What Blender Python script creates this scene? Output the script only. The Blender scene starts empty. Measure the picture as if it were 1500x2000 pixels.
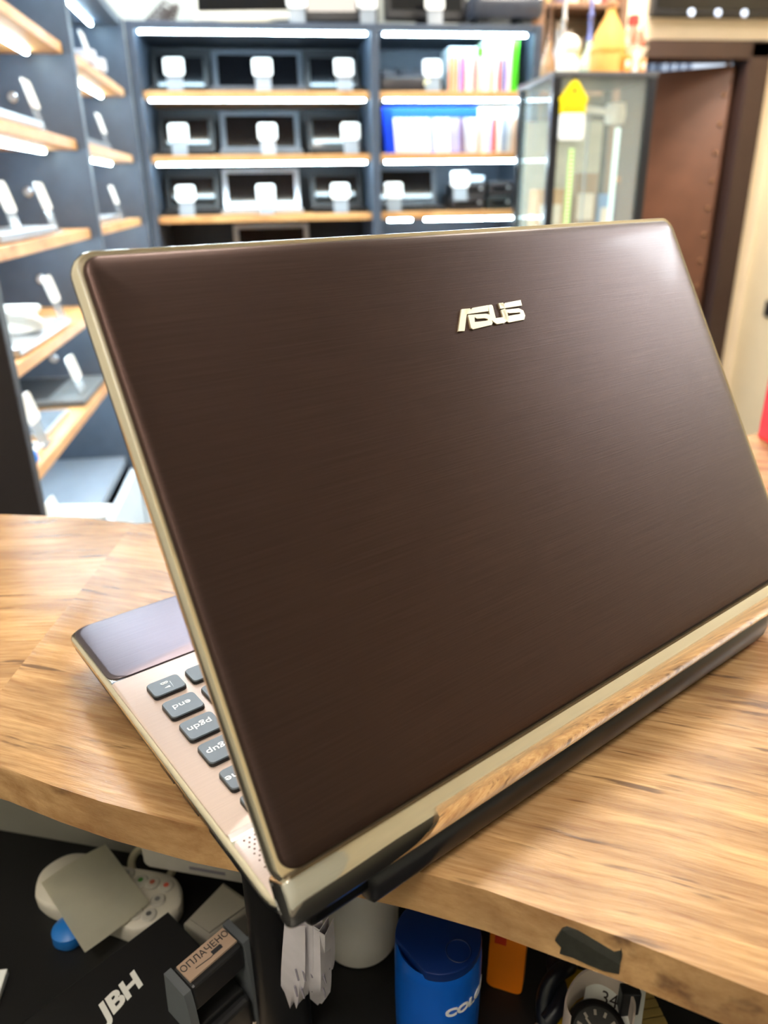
import bpy, bmesh, math, random
import numpy as np
from mathutils import Matrix, Vector
random.seed(7)
S = bpy.context.scene
C = S.collection
R = math.radians

# ------------------------------------------------------------------ camera
FPX = 1475.0; HOR = 372.0; ROLL = .016; YAW = R(8.0); CAM = Vector((0, 0, 1.30))
_p = math.atan((1000 - HOR) / FPX)
fw = Vector((math.sin(YAW) * math.cos(_p), math.cos(YAW) * math.cos(_p), -math.sin(_p)))
rt0 = Vector((math.cos(YAW), -math.sin(YAW), 0)); up0 = rt0.cross(fw)
rt = math.cos(ROLL) * rt0 - math.sin(ROLL) * up0
up = math.sin(ROLL) * rt0 + math.cos(ROLL) * up0
cd = bpy.data.cameras.new('camera'); cam = bpy.data.objects.new('camera', cd); C.objects.link(cam)
m = Matrix((rt, up, -fw)).transposed().to_4x4(); m.translation = CAM
cam.matrix_world = m
cd.sensor_fit = 'VERTICAL'; cd.sensor_height = 24.0; cd.lens = FPX / 2000 * 24.0
cd.clip_start = .02; cd.clip_end = 50
cd.dof.use_dof = True; cd.dof.focus_distance = .385; cd.dof.aperture_fstop = 4.7; cd.dof.aperture_blades = 0
S.camera = cam
S.view_settings.view_transform = 'Standard'; S.view_settings.look = 'None'
S.view_settings.gamma = 1; S.view_settings.use_curve_mapping = False
S.view_settings.exposure = 0.4

# real-world place of a measured spot, given the plane it lies on
def ray(x, y): return (rt * ((x - 750) / FPX) + up * (-(y - 1000) / FPX) + fw)
def onz(x, y, z): d = ray(x, y); return CAM + d * ((z - CAM.z) / d.z)
def onx(x, y, X): d = ray(x, y); return CAM + d * (X / d.x)
def ony(x, y, Y): d = ray(x, y); return CAM + d * (Y / d.y)

# ------------------------------------------------------------------ world
W = bpy.data.worlds.new('world'); S.world = W; W.use_nodes = True
bg = W.node_tree.nodes['Background']; bg.inputs[0].default_value = (.75, .85, 1, 1); bg.inputs[1].default_value = 1.0

# cool area light behind an added, unseen window, placed for the lid sheen
XRW = ony(1462, 520, 3.9).x
al = bpy.data.lights.new('lid_sheen_light', 'AREA'); al.shape = 'RECTANGLE'; al.size = .45; al.size_y = .65; al.energy = 44; al.color = (.86, .94, 1)
alo = bpy.data.objects.new('lid_sheen_light', al); C.objects.link(alo); alo.location = (XRW + .09, 1.12, 2.46); alo.rotation_euler = (0, R(90), R(0))
# ------------------------------------------------------------------ materials
def lin(c):
    return tuple(((v / 255 / 12.92) if v / 255 <= .04045 else ((v / 255 + .055) / 1.055) ** 2.4) for v in c) + (1,)
MATS = {}
def mat(name, col, rough=.5, metal=0, var=.06, scale=30, emit=None, es=0, trans=0, alpha=1, coat=0, bump=0, aniso=0, ior=1.45, spec=None):
    if name in MATS: return MATS[name]
    M = bpy.data.materials.new(name); M.use_nodes = True; nt = M.node_tree; b = nt.nodes['Principled BSDF']
    c = lin(col)
    b.inputs['Roughness'].default_value = rough; b.inputs['Metallic'].default_value = metal
    b.inputs['IOR'].default_value = ior
    if spec is not None: b.inputs['Specular IOR Level'].default_value = spec
    if var:
        tc = nt.nodes.new('ShaderNodeTexCoord'); n = nt.nodes.new('ShaderNodeTexNoise'); n.inputs['Scale'].default_value = scale
        n.inputs['Detail'].default_value = 4
        nt.links.new(tc.outputs['Object'], n.inputs['Vector'])
        r = nt.nodes.new('ShaderNodeValToRGB')
        r.color_ramp.elements[0].position = .3; r.color_ramp.elements[1].position = .7
        r.color_ramp.elements[0].color = tuple(v * (1 - var) for v in c[:3]) + (1,)
        r.color_ramp.elements[1].color = tuple(min(1, v * (1 + var)) for v in c[:3]) + (1,)
        nt.links.new(n.outputs['Fac'], r.inputs[0]); nt.links.new(r.outputs[0], b.inputs['Base Color'])
        if bump:
            bp = nt.nodes.new('ShaderNodeBump'); bp.inputs['Strength'].default_value = bump; bp.inputs['Distance'].default_value = .001
            nt.links.new(n.outputs['Fac'], bp.inputs['Height']); nt.links.new(bp.outputs[0], b.inputs['Normal'])
    else: b.inputs['Base Color'].default_value = c
    if emit: b.inputs['Emission Color'].default_value = lin(emit); b.inputs['Emission Strength'].default_value = es
    if trans: b.inputs['Transmission Weight'].default_value = trans
    if alpha < 1: b.inputs['Alpha'].default_value = alpha
    if coat: b.inputs['Coat Weight'].default_value = coat
    MATS[name] = M; return M

def brushed(name, col, rough, axis_scale, metal=.9, bump=.25, aniso=.6, rot=0, var=.18, coat=0):
    """brushed sheet metal: fine streaks along the object's local x"""
    M = bpy.data.materials.new(name); M.use_nodes = True; nt = M.node_tree; b = nt.nodes['Principled BSDF']; c = lin(col)
    tc = nt.nodes.new('ShaderNodeTexCoord'); mp = nt.nodes.new('ShaderNodeMapping'); mp.inputs['Scale'].default_value = axis_scale
    mp.inputs['Rotation'].default_value = (0, 0, rot)
    nt.links.new(tc.outputs['UV'], mp.inputs['Vector'])
    n = nt.nodes.new('ShaderNodeTexNoise'); n.inputs['Scale'].default_value = 1; n.inputs['Detail'].default_value = 5; n.inputs['Roughness'].default_value = .65
    nt.links.new(mp.outputs[0], n.inputs['Vector'])
    r = nt.nodes.new('ShaderNodeValToRGB'); r.color_ramp.elements[0].position = .25; r.color_ramp.elements[1].position = .75
    r.color_ramp.elements[0].color = tuple(v * (1 - var) for v in c[:3]) + (1,); r.color_ramp.elements[1].color = tuple(min(1, v * (1 + var)) for v in c[:3]) + (1,)
    nt.links.new(n.outputs['Fac'], r.inputs[0]); nt.links.new(r.outputs[0], b.inputs['Base Color'])
    bp = nt.nodes.new('ShaderNodeBump'); bp.inputs['Strength'].default_value = bump; bp.inputs['Distance'].default_value = .0002
    nt.links.new(n.outputs['Fac'], bp.inputs['Height']); nt.links.new(bp.outputs[0], b.inputs['Normal'])
    tg = nt.nodes.new('ShaderNodeTangent'); tg.direction_type = 'UV_MAP'; tg.uv_map = 'UVMap'
    nt.links.new(tg.outputs[0], b.inputs['Tangent'])
    b.inputs['Anisotropic'].default_value = aniso; b.inputs['Anisotropic Rotation'].default_value = .25; b.inputs['Roughness'].default_value = rough; b.inputs['Metallic'].default_value = metal
    if coat: b.inputs['Coat Weight'].default_value = coat; b.inputs['Coat Roughness'].default_value = .12
    MATS[name] = M; return M

def wood(name, rot, light, mid, dark, rough=.3, gscale=1.0, bump=.35):
    """laminate oak print: grain along local x after rot, darker cracks and cloudy tone"""
    M = bpy.data.materials.new(name); M.use_nodes = True; nt = M.node_tree; L = nt.links; b = nt.nodes['Principled BSDF']
    tc = nt.nodes.new('ShaderNodeTexCoord'); ro = nt.nodes.new('ShaderNodeMapping'); ro.inputs['Rotation'].default_value = (0, 0, -rot)
    L.new(tc.outputs['Object'], ro.inputs['Vector'])
    warp = nt.nodes.new('ShaderNodeTexNoise'); warp.inputs['Scale'].default_value = 7 * gscale; warp.inputs['Detail'].default_value = 2
    L.new(ro.outputs[0], warp.inputs['Vector'])
    mixv = nt.nodes.new('ShaderNodeVectorMath'); mixv.operation = 'MULTIPLY_ADD'; mixv.inputs[1].default_value = (.0, .014, .0)
    L.new(warp.outputs['Color'], mixv.inputs[0]); L.new(ro.outputs[0], mixv.inputs[2])
    def noise(sc, detail, rough_):
        mp = nt.nodes.new('ShaderNodeMapping'); mp.inputs['Scale'].default_value = tuple(v * gscale for v in sc); L.new(mixv.outputs[0], mp.inputs['Vector'])
        n = nt.nodes.new('ShaderNodeTexNoise'); n.inputs['Scale'].default_value = 1; n.inputs['Detail'].default_value = detail; n.inputs['Roughness'].default_value = rough_
        L.new(mp.outputs[0], n.inputs['Vector']); return n
    n1 = noise((22, 300, 60), 6, .68); n2 = noise((7, 42, 12), 4, .6); n3 = noise((16, 150, 30), 4, .55)
    r1 = nt.nodes.new('ShaderNodeValToRGB'); e = r1.color_ramp.elements; e[0].position = .3; e[1].position = .68
    e[0].color = lin(mid); e[1].color = lin(light)
    L.new(n1.outputs['Fac'], r1.inputs[0])
    r2 = nt.nodes.new('ShaderNodeValToRGB'); e = r2.color_ramp.elements; e[0].position = .36; e[1].position = .6; e[0].color = (1, 1, 1, 1); e[1].color = (0, 0, 0, 1)
    L.new(n2.outputs['Fac'], r2.inputs[0])
    mx = nt.nodes.new('ShaderNodeMixRGB'); mx.blend_type = 'MIX'; mx.inputs[2].default_value = lin(tuple(int(.55 * a + .45 * d) for a, d in zip(mid, dark)))
    mu = nt.nodes.new('ShaderNodeMath'); mu.operation = 'MULTIPLY'; mu.inputs[1].default_value = .6; L.new(r2.outputs[0], mu.inputs[0])
    L.new(mu.outputs[0], mx.inputs[0]); L.new(r1.outputs[0], mx.inputs[1])
    r3 = nt.nodes.new('ShaderNodeValToRGB'); e = r3.color_ramp.elements; e[0].position = .31; e[1].position = .40; e[0].color = (1, 1, 1, 1); e[1].color = (0, 0, 0, 1)
    L.new(n3.outputs['Fac'], r3.inputs[0])
    mx2 = nt.nodes.new('ShaderNodeMixRGB'); mx2.inputs[2].default_value = lin(dark)
    mu2 = nt.nodes.new('ShaderNodeMath'); mu2.operation = 'MULTIPLY'; mu2.inputs[1].default_value = .75; L.new(r3.outputs[0], mu2.inputs[0])
    L.new(mu2.outputs[0], mx2.inputs[0]); L.new(mx.outputs[0], mx2.inputs[1]); L.new(mx2.outputs[0], b.inputs['Base Color'])
    bp = nt.nodes.new('ShaderNodeBump'); bp.inputs['Strength'].default_value = bump; bp.inputs['Distance'].default_value = .0012
    L.new(n1.outputs['Fac'], bp.inputs['Height']); L.new(bp.outputs[0], b.inputs['Normal'])
    b.inputs['Roughness'].default_value = rough
    MATS[name] = M; return M

# ------------------------------------------------------------------ mesh helpers
def box(bm, x0, x1, y0, y1, z0, z1, bev=0, seg=2):
    r = bmesh.ops.create_cube(bm, size=1)
    for v in r['verts']:
        v.co = Vector((x0 + (v.co.x + .5) * (x1 - x0), y0 + (v.co.y + .5) * (y1 - y0), z0 + (v.co.z + .5) * (z1 - z0)))
    if bev:
        es = list({e for v in r['verts'] for e in v.link_edges})
        r2 = bmesh.ops.bevel(bm, geom=es, offset=bev, segments=seg, affect='EDGES', profile=.5)
        return list({v for f in r2['faces'] for v in f.verts} | {v for v in r['verts'] if v.is_valid})
    return r['verts']
def prism(bm, pts, z0, z1, top_inset=0, bev=0):
    """extrude a CCW outline (x,y) from z0 to z1"""
    lo = [bm.verts.new((p[0], p[1], z0)) for p in pts]; hi = [bm.verts.new((p[0], p[1], z1)) for p in pts]
    n = len(pts); fs = []
    fs.append(bm.faces.new(list(reversed(lo)))); top = bm.faces.new(hi); fs.append(top)
    for i in range(n): fs.append(bm.faces.new((lo[i], lo[(i + 1) % n], hi[(i + 1) % n], hi[i])))
    if bev:
        es = [e for e in top.edges]
        bmesh.ops.bevel(bm, geom=es, offset=bev, segments=3, affect='EDGES', profile=.5)
    return lo + hi
def lathe(bm, prof, seg=32, cx=0, cy=0, cz=0):
    rings = []
    for r, z in prof:
        if r < 1e-6: rings.append([bm.verts.new((cx, cy, cz + z))])
        else: rings.append([bm.verts.new((cx + r * math.cos(2 * math.pi * i / seg), cy + r * math.sin(2 * math.pi * i / seg), cz + z)) for i in range(seg)])
    for a, b in zip(rings[:-1], rings[1:]):
        for i in range(seg):
            j = (i + 1) % seg
            if len(a) == 1 and len(b) == 1: continue
            if len(a) == 1: bm.faces.new((a[0], b[j], b[i]))
            elif len(b) == 1: bm.faces.new((a[i], a[j], b[0]))
            else: bm.faces.new((a[i], a[j], b[j], b[i]))
def loft(bm, rings, cap0=True, cap1=True, closed=True):
    vr = [[bm.verts.new(p) for p in r] for r in rings]; n = len(vr[0])
    for a, b in zip(vr[:-1], vr[1:]):
        for i in range(n if closed else n - 1): j = (i + 1) % n; bm.faces.new((a[i], a[j], b[j], b[i]))
    if cap0: bm.faces.new(list(reversed(vr[0])))
    if cap1: bm.faces.new(vr[-1])
    return vr
def tube(bm, pts, r, seg=10, cyclic=False):
    pts = [Vector(p) for p in pts]; rings = []; n = len(pts); prev = None
    for i, p in enumerate(pts):
        if cyclic: t = (pts[(i + 1) % n] - pts[i - 1]).normalized()
        else: t = (pts[min(i + 1, n - 1)] - pts[max(i - 1, 0)]).normalized()
        a = Vector((0, 0, 1)) if abs(t.z) < .9 else Vector((1, 0, 0))
        if prev is not None and prev.cross(t).length > .2: a = prev
        u = a.cross(t).normalized(); v = t.cross(u); prev = a
        rr = r[i] if isinstance(r, (list, tuple)) else r
        rings.append([p + rr * (math.cos(2 * math.pi * k / seg) * u + math.sin(2 * math.pi * k / seg) * v) for k in range(seg)])
    if cyclic: loft(bm, rings + [rings[0]], False, False)
    else: loft(bm, rings)
def rrect(x0, y0, x1, y1, r, seg=6):
    r = max(min(r, (x1 - x0) / 2 - 1e-5, (y1 - y0) / 2 - 1e-5), 1e-5); out = []
    for cx, cy, a0 in ((x1 - r, y0 + r, -90), (x1 - r, y1 - r, 0), (x0 + r, y1 - r, 90), (x0 + r, y0 + r, 180)):
        for k in range(seg + 1):
            a = R(a0 + 90 * k / seg); out.append((cx + r * math.cos(a), cy + r * math.sin(a)))
    return out
def catmull(pts, sub=6, closed=False):
    pts = [Vector(p) for p in pts]; out = []; n = len(pts)
    rng = range(n) if closed else range(n - 1)
    for i in rng:
        if closed: p0, p1, p2, p3 = pts[i - 1], pts[i], pts[(i + 1) % n], pts[(i + 2) % n]
        else: p0, p1, p2, p3 = pts[max(i - 1, 0)], pts[i], pts[i + 1], pts[min(i + 2, n - 1)]
        for k in range(sub):
            t = k / sub
            out.append(.5 * ((2 * p1) + (p2 - p0) * t + (2 * p0 - 5 * p1 + 4 * p2 - p3) * t * t + (3 * p1 - p0 - 3 * p2 + p3) * t ** 3))
    if not closed: out.append(pts[-1])
    return out
def xf(bm, M, verts=None):
    bmesh.ops.transform(bm, matrix=M, verts=verts or bm.verts)
def obj(name, bm, m, parent=None, smooth=False, angle=40, uv=None):
    me = bpy.data.meshes.new(name)
    bmesh.ops.recalc_face_normals(bm, faces=bm.faces)
    if uv:
        l = bm.loops.layers.uv.new('UVMap')
        for f in bm.faces:
            for lp in f.loops: lp[l].uv = uv(lp.vert.co)
    bm.to_mesh(me); bm.free()
    me.materials.append(m)
    if smooth:
        for p in me.polygons: p.use_smooth = True
        me.set_sharp_from_angle(angle=R(angle))
    o = bpy.data.objects.new(name, me); C.objects.link(o)
    if parent: o.parent = parent
    return o
def B(): return bmesh.new()
def tag(o, label, cat, group=None):
    o['label'] = label; o['category'] = cat
    if group: o['group'] = group
    return o
def thing(name, label, cat, loc=(0, 0, 0), rz=0, group=None):
    o = bpy.data.objects.new(name, None); C.objects.link(o); o.location = loc; o.rotation_euler = (0, 0, rz); o.empty_display_size = .02
    return tag(o, label, cat, group)
def struct(name, bm, m, parent=None, smooth=False):
    o = obj(name, bm, m, parent, smooth)
    if not parent: o['kind'] = 'structure'
    return o
def dup(root, loc, rz, label=None):
    r = root.copy(); C.objects.link(r); r.location = loc; r.rotation_euler = (0, 0, rz)
    if label: r['label'] = label
    for ch in list(root.children):
        c = ch.copy(); C.objects.link(c); c.parent = r
        for g in list(ch.children):
            d = g.copy(); C.objects.link(d); d.parent = c
    return r
def text_bm(s, size, depth=.0002, align='CENTER', shear=0, bold=0, sx=1):
    cu = bpy.data.curves.new('lettering', 'FONT'); cu.body = s; cu.size = size; cu.extrude = depth; cu.align_x = align; cu.align_y = 'CENTER'
    cu.shear = shear; cu.offset = bold; cu.resolution_u = 4
    o = bpy.data.objects.new('lettering', cu); C.objects.link(o); bpy.context.view_layer.update()
    me = bpy.data.meshes.new_from_object(o.evaluated_get(bpy.context.evaluated_depsgraph_get()))
    bpy.data.objects.remove(o); bpy.data.curves.remove(cu)
    bm = bmesh.new(); bm.from_mesh(me); bpy.data.meshes.remove(me)
    if sx != 1: bmesh.ops.transform(bm, matrix=Matrix.Diagonal((sx, 1, 1, 1)), verts=bm.verts)
    return bm
def frame(o, xa, ya, za):
    M = Matrix((xa, ya, za)).transposed().to_4x4(); M.translation = o; return M

# palette
carcass = mat('dark_carcass', (72, 83, 99), .45, var=.08)
carcass_dark = mat('dark_end_panel', (40, 34, 36), .5)
shelf_wood = wood('shelf_oak', R(90), (226, 178, 120), (205, 150, 92), (170, 112, 62), .45, .6, .1)
shelf_wood_x = wood('shelf_oak_long', 0, (226, 178, 120), (205, 150, 92), (170, 112, 62), .45, .6, .1)
led = mat('led_strip', (255, 255, 255), .5, var=0, emit=(205, 238, 255), es=66)
beige = mat('beige_plaster', (238, 222, 196), .7, var=.03, scale=6, bump=.05)
grey_wall = mat('grey_plaster', (196, 196, 184), .7, var=.03, scale=6)
ceil_m = mat('ceiling_white', (228, 226, 220), .8, var=.02)
floor_m = mat('floor_tile', (120, 112, 104), .35, var=.1, scale=5)
white_card = mat('white_card', (244, 246, 244), .6, var=.02)
acrylic = mat('clear_acrylic', (170, 178, 186), .15, var=0, alpha=.55)
black_pl = mat('black_plastic', (22, 22, 25), .4, var=.05)
black_gloss = mat('black_gloss', (12, 12, 15), .08, var=0)
grey_pl = mat('grey_plastic', (92, 96, 100), .45)
silver = mat('silver_metal', (196, 200, 206), .3, .8)
dark_steel = mat('dark_steel', (46, 46, 50), .35, .5)

# ------------------------------------------------------------------ room shell
XL = -.44; YB = 3.0; YD = 3.9; XR = ony(1462, 520, YD).x + .0; ZC = 2.75
b = B(); box(b, -.9, XR + .1, -2.1, YD + 1.4, -.06, 0); struct('floor', b, floor_m)
b = B(); box(b, -.9, XR + .1, -2.1, YD + 1.4, ZC, ZC + .06); struct('ceiling', b, ceil_m)
b = B(); box(b, -.90, -.83, -2.1, 3.47, 0, ZC); struct('wall_left', b, grey_wall)
b = B(); box(b, -.83, 1.03, 3.40, 3.47, 0, ZC); struct('wall_back', b, grey_wall)
b = B(); box(b, 1.03, 1.10, 3.40, YD, 0, ZC); struct('wall_alcove', b, beige)
b = B(); box(b, -.9, XR, -2.1, -2.03, 0, ZC); struct('wall_behind', b, grey_wall)
# door wall with opening
dl = ony(1252, 300, YD).x - .25; dr = ony(1452, 300, YD).x; dz = ony(1370, 104, YD).z
b = B(); box(b, 1.10, dl, YD, YD + .1, 0, ZC); box(b, dr, XR, YD, YD + .1, 0, ZC); box(b, dl, dr, YD, YD + .1, dz, ZC)
struct('wall_door', b, mat('beige_plaster_door', (242, 226, 202), .7, var=.03, scale=6))
# right wall with an added window opening for the lid sheen light
wy0, wy1, wz0, wz1 = .74, 1.50, 2.18, 2.72
b = B(); box(b, XR, XR + .1, -2.1, wy0, 0, ZC); box(b, XR, XR + .1, wy1, YD + .1, 0, ZC); box(b, XR, XR + .1, wy0, wy1, 0, wz0); box(b, XR, XR + .1, wy0, wy1, wz1, ZC)
struct('wall_right', b, mat('cream_plaster', (246, 230, 196), .7, var=.03, scale=6))
b = B()
for a in (wy0, (wy0 + wy1) / 2 - .025, wy1 - .05): box(b, XR + .02, XR + .07, a, a + .05, wz0, wz1, .004)
for z in (wz0, wz1 - .05): box(b, XR + .02, XR + .07, wy0, wy1, z, z + .05, .004)
wn = struct('added_window_1', b, mat('window_frame_white', (240, 240, 238), .4))
b = B(); box(b, XR + .043, XR + .047, wy0 + .05, wy1 - .05, wz0 + .05, wz1 - .05); obj('pane', b, mat('window_glass', (255, 255, 255), .02, var=0, alpha=.08), wn)
# corridor behind the door
b = B(); box(b, dl - .6, XR, YD + 1.3, YD + 1.4, 0, ZC); struct('wall_corridor', b, mat('corridor_blue', (120, 132, 150), .6))
for i in range(22):
    b = B(); x = dl - .2 + i * .062; box(b, x, x + .04, YD + 1.27, YD + 1.305, 1.7, ZC, .008); o = obj('corrugated_rib', b, mat('corridor_rib', (176, 188, 206), .4), bpy.data.objects['wall_corridor'])
# door frame + leaf
frame_br = mat('door_frame_brown', (58, 40, 34), .4)
b = B(); box(b, dr - .07, dr + .045, YD - .04, YD + .11, 0, dz + .05, .01); box(b, dl - .05, dl + .06, YD - .04, YD + .11, 0, dz + .05, .01); box(b, dl - .05, dr + .045, YD - .04, YD + .11, dz - .03, dz + .05, .01)
struct('trim_1', b, frame_br)
hinge = Vector((dr - .075, YD + .06, 0)); dw = .88
dleaf = bpy.data.objects.new('door_1', None); C.objects.link(dleaf); dleaf.location = hinge; dleaf.rotation_euler = (0, 0, R(-42)); dleaf['kind'] = 'structure'
b = B(); box(b, -dw, 0, -.03, .03, .01, dz - .04, .01)
obj('door_leaf', b, mat('door_brown_leatherette', (112, 74, 54), .42, var=.12, scale=9, bump=.4), dleaf, True)
for k in range(14):
    b = B(); bmesh.ops.create_uvsphere(b, u_segments=10, v_segments=6, radius=.012); xf(b, Matrix.Translation((-.03, -.032, .15 + k * .13))); obj('upholstery_stud', b, mat('stud_brass', (160, 120, 90), .3, .8), dleaf, True)
b = B(); lathe(b, [(0, 0), (.02, 0), (.02, .01), (.012, .018), (0, .02)], 16); xf(b, Matrix.Translation((-.52, -.03, 1.33)) @ Matrix.Rotation(R(90), 4, 'X')); obj('peephole', b, mat('peephole_brass', (214, 150, 70), .25, .9), dleaf, True)

# ------------------------------------------------------------------ ceiling lamps (panel fittings, out of view)
def lamp(name, label, x, y, sx, sy, es, col=(255, 244, 230)):
    t = thing(name, label, 'ceiling lamp', (x, y, ZC - .035), 0, 'ceiling panel lamps')
    b = B(); box(b, -sx / 2, sx / 2, -sy / 2, sy / 2, .008, .035, .004); obj('housing', b, mat('lamp_housing', (235, 235, 235), .5), t)
    b = B(); box(b, -sx / 2 + .015, sx / 2 - .015, -sy / 2 + .015, sy / 2 - .015, 0, .008); obj('diffuser', b, mat(f'lamp_diffuser_{es}_{col[2]}', (255, 255, 255), .5, var=0, emit=col, es=es), t)
lamp('ceiling_lamp', 'square ceiling lamp above the counter', .15, 1.15, .55, .55, 25)
lamp('ceiling_lamp', 'square added ceiling lamp over the staff side', -.35, -.55, .55, .55, 23)  # unseen lamp, added to light the things below the counter
lamp('ceiling_lamp', 'square ceiling lamp near the glass showcase', 1.2, 2.1, .55, .55, 24)
lamp('ceiling_lamp', 'square added ceiling lamp near the brown door', 1.5, 3.3, .5, .5, 50)  # unseen lamp, added to brighten the beige wall and door
lamp('ceiling_lamp', 'square cool white ceiling lamp by the left far corner', -.48, 2.70, .6, .45, 36, (222, 238, 255))

# ------------------------------------------------------------------ shelving units
ZS = [1.815, 1.613, 1.412, 1.212, 1.024, .836, .61]
door_m = mat('base_door_pale', (206, 222, 236), .35, var=.03)
def unit(label, loc, rz, w, d, pl, pr, wood_m, strip_y, strip_trim=0, nstrip=None, bk=None):
    t = thing('shelving_unit', label, 'shelving', loc, rz, 'lit shop shelving')
    T = .03
    if pl: b = B(); box(b, -T, 0, 0, d, 0, ZS[0] + .012, .002); obj('side_panel', b, pl, t)
    if pr: b = B(); box(b, w, w + T, 0, d, 0, ZS[0] + .012, .002); obj('side_panel', b, pr, t)
    b = B(); box(b, 0, w, d - .012, d, 0, ZS[0]); obj('back_panel', b, bk or carcass, t)
    b = B(); box(b, 0, w, .004, d - .012, ZS[0] - .012, ZS[0] + .012, .002); obj('top_board', b, carcass, t)
    for i, z in enumerate(ZS):
        if i: b = B(); box(b, .002, w - .002, .022, d - .012, z - .012, z + .012, .003); obj('shelf_board', b, wood_m if i < 6 else mat('bottom_board', (120, 132, 148), .4), t)
        if i < 6:
            pieces = [(.02, w - .02 - strip_trim)]
            if nstrip and i in nstrip: pieces = nstrip[i]
            for a, e in pieces:
                b = B(); box(b, a, e, strip_y, strip_y + .009, z - .0205, z - .0125, .002); obj('led_strip', b, led, t)
    nd = 2
    for k in range(nd):
        b = B(); box(b, k * w / nd + .003, (k + 1) * w / nd - .003, -.006, .014, .06, .585, .002); dd = obj('cabinet_door', b, door_m, t)
        b = B(); lathe(b, [(0, 0), (.006, 0), (.006, .012), (.013, .018), (.012, .026), (0, .029)], 16)
        xf(b, Matrix.Translation(((k + .5) * w / nd + (.1 if k == 0 else -.1), -.006, .53)) @ Matrix.Rotation(R(90), 4, 'X')); obj('knob', b, white_card, dd, True)
    return t
XF = -.415
S1 = unit('dark shelving section nearest the counter on the left', (XF, 1.292, 0), R(90), .818, .40, carcass_dark, carcass, shelf_wood_x, .085, .03)
S2 = unit('dark shelving section in the left far corner', (XF, 2.142, 0), R(90), .820, .40, None, carcass, shelf_wood_x, .085, .03)
xb0, xb1, xb2 = -.385, .40, .985
S3 = unit('wide dark shelving bay of laptops on the back wall', (xb0, YB, 0), 0, xb1 - xb0, .38, carcass, carcass, shelf_wood_x, .024, 0, {0: [(.01, .385), (.39, .775)], 3: []}, mat('dark_back', (30, 33, 40), .5))
S4 = unit('narrow shelving bay of game cases on the back wall', (xb1 + .03, YB, 0), 0, xb2 - xb1 - .03, .38, None, carcass, shelf_wood_x, .024, 0, {3: [(.03, .12), (.17, .40), (.41, .52)]})
# cable grommets in the divider of the near section
for px, py in ((25, 190), (55, 375), (80, 545), (105, 700)):
    p = onx(px, py, -.52); sec = 2.1085
    d = ray(px, py); q = CAM + d * ((sec - CAM.y) / d.y)
    b = B(); lathe(b, [(0, 0), (.011, 0), (.011, .002), (.007, .004), (.005, .002), (0, .002)], 16); xf(b, Matrix.Rotation(R(90), 4, 'X'))
    o = obj('cable_grommet', b, silver, S1, True)
    loc = Matrix.Rotation(R(-90), 4, 'Z') @ (q - Vector((XF, 1.292, 0)))
    o.location = loc; o.rotation_euler = (0, 0, R(-90))

# ------------------------------------------------------------------ price tags
def make_tag():
    t = thing('price_tag', '', 'price tag', (0, 0, 0), 0, 'price tags on the shelves')
    b = B(); loft(b, [[(x, 0.0, z) for x, z in rrect(-.034, .050, .034, .106, .010, 4)], [(x, .003, z) for x, z in rrect(-.034, .050, .034, .106, .010, 4)]])
    xf(b, Matrix.Rotation(R(-14), 4, 'X')); obj('card', b, white_card, t)
    b = B(); box(b, -.027, .027, .003, .006, 0.004, .085, .001); xf(b, Matrix.Rotation(R(-14), 4, 'X')); obj('holder', b, acrylic, t)
    b = B(); box(b, -.027, .027, -.004, .022, 0, .004, .001); obj('foot', b, acrylic, t)
    return t
tag0 = make_tag(); used = [0]
def price_tag(loc, rz, label):
    if used[0] == 0: tag0.location = loc; tag0.rotation_euler = (0, 0, rz); tag0['label'] = label; used[0] = 1; return tag0
    return dup(tag0, loc, rz, label)
def sz(i): return ZS[i] + .0125
rows = {1: [(340, 140, 'left'), (512, 128, 'middle'), (672, 138, 'right')], 2: [(349, 268, 'left'), (522, 256, 'middle'), (685, 262, 'right')], 3: [(363, 385, 'left'), (519, 377, 'middle'), (665, 383, 'right')]}
rown = {1: 'top', 2: 'middle', 3: 'third'}
for i, l in rows.items():
    for px, py, w_ in l:
        p = ony(px, py, YB + .045); price_tag((p.x, YB + .03, sz(i)), 0, f'white price tag at the {w_} of the {rown[i]} shelf in the wide bay')
p = ony(845, 115, YB + .05); TAG_CONS = price_tag((p.x, YB + .035, sz(1) + .0), 0, 'white price tag in front of the black game console')
p = ony(770, 385, YB + .04); price_tag((p.x, YB + .03, sz(3)), 0, 'white price tag before the black screen below the blue game cases')
p = ony(897, 360, YB + .06); price_tag((p.x, YB + .03, sz(3) + .035), 0, 'white price tag propped up before the stacked black boxes')
for px, py, i, lab in ((65, 215, 2, 'white price tag on the second lit shelf of the near left section'),
                       (12, 395, 3, 'white price tag cut by the photo edge on the silver laptop shelf'),
                       (88, 405, 3, 'white price tag right of the silver laptop on the left shelf'),
                       (105, 590, 4, 'white price tag above the white cable bundle shelf near the laptop lid'),
                       (145, 725, 5, 'white price tag behind the grey keyboard on the low left shelf'),
                       (55, 785, 5, 'large white price tag at the front of the low left shelf'),
                       (100, 975, 6, 'white price tag on the bottom board of the left shelving'),
                       (172, 130, 1, 'white price tag on the upper shelf of the left far section'),
                       (200, 262, 2, 'white price tag on the middle shelf of the left far section'),
                       (225, 398, 3, 'white price tag on the lower shelf of the left far section')):
    p = onx(px, py, -.475); price_tag((-.455, p.y, sz(i)), R(90), lab)

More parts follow.
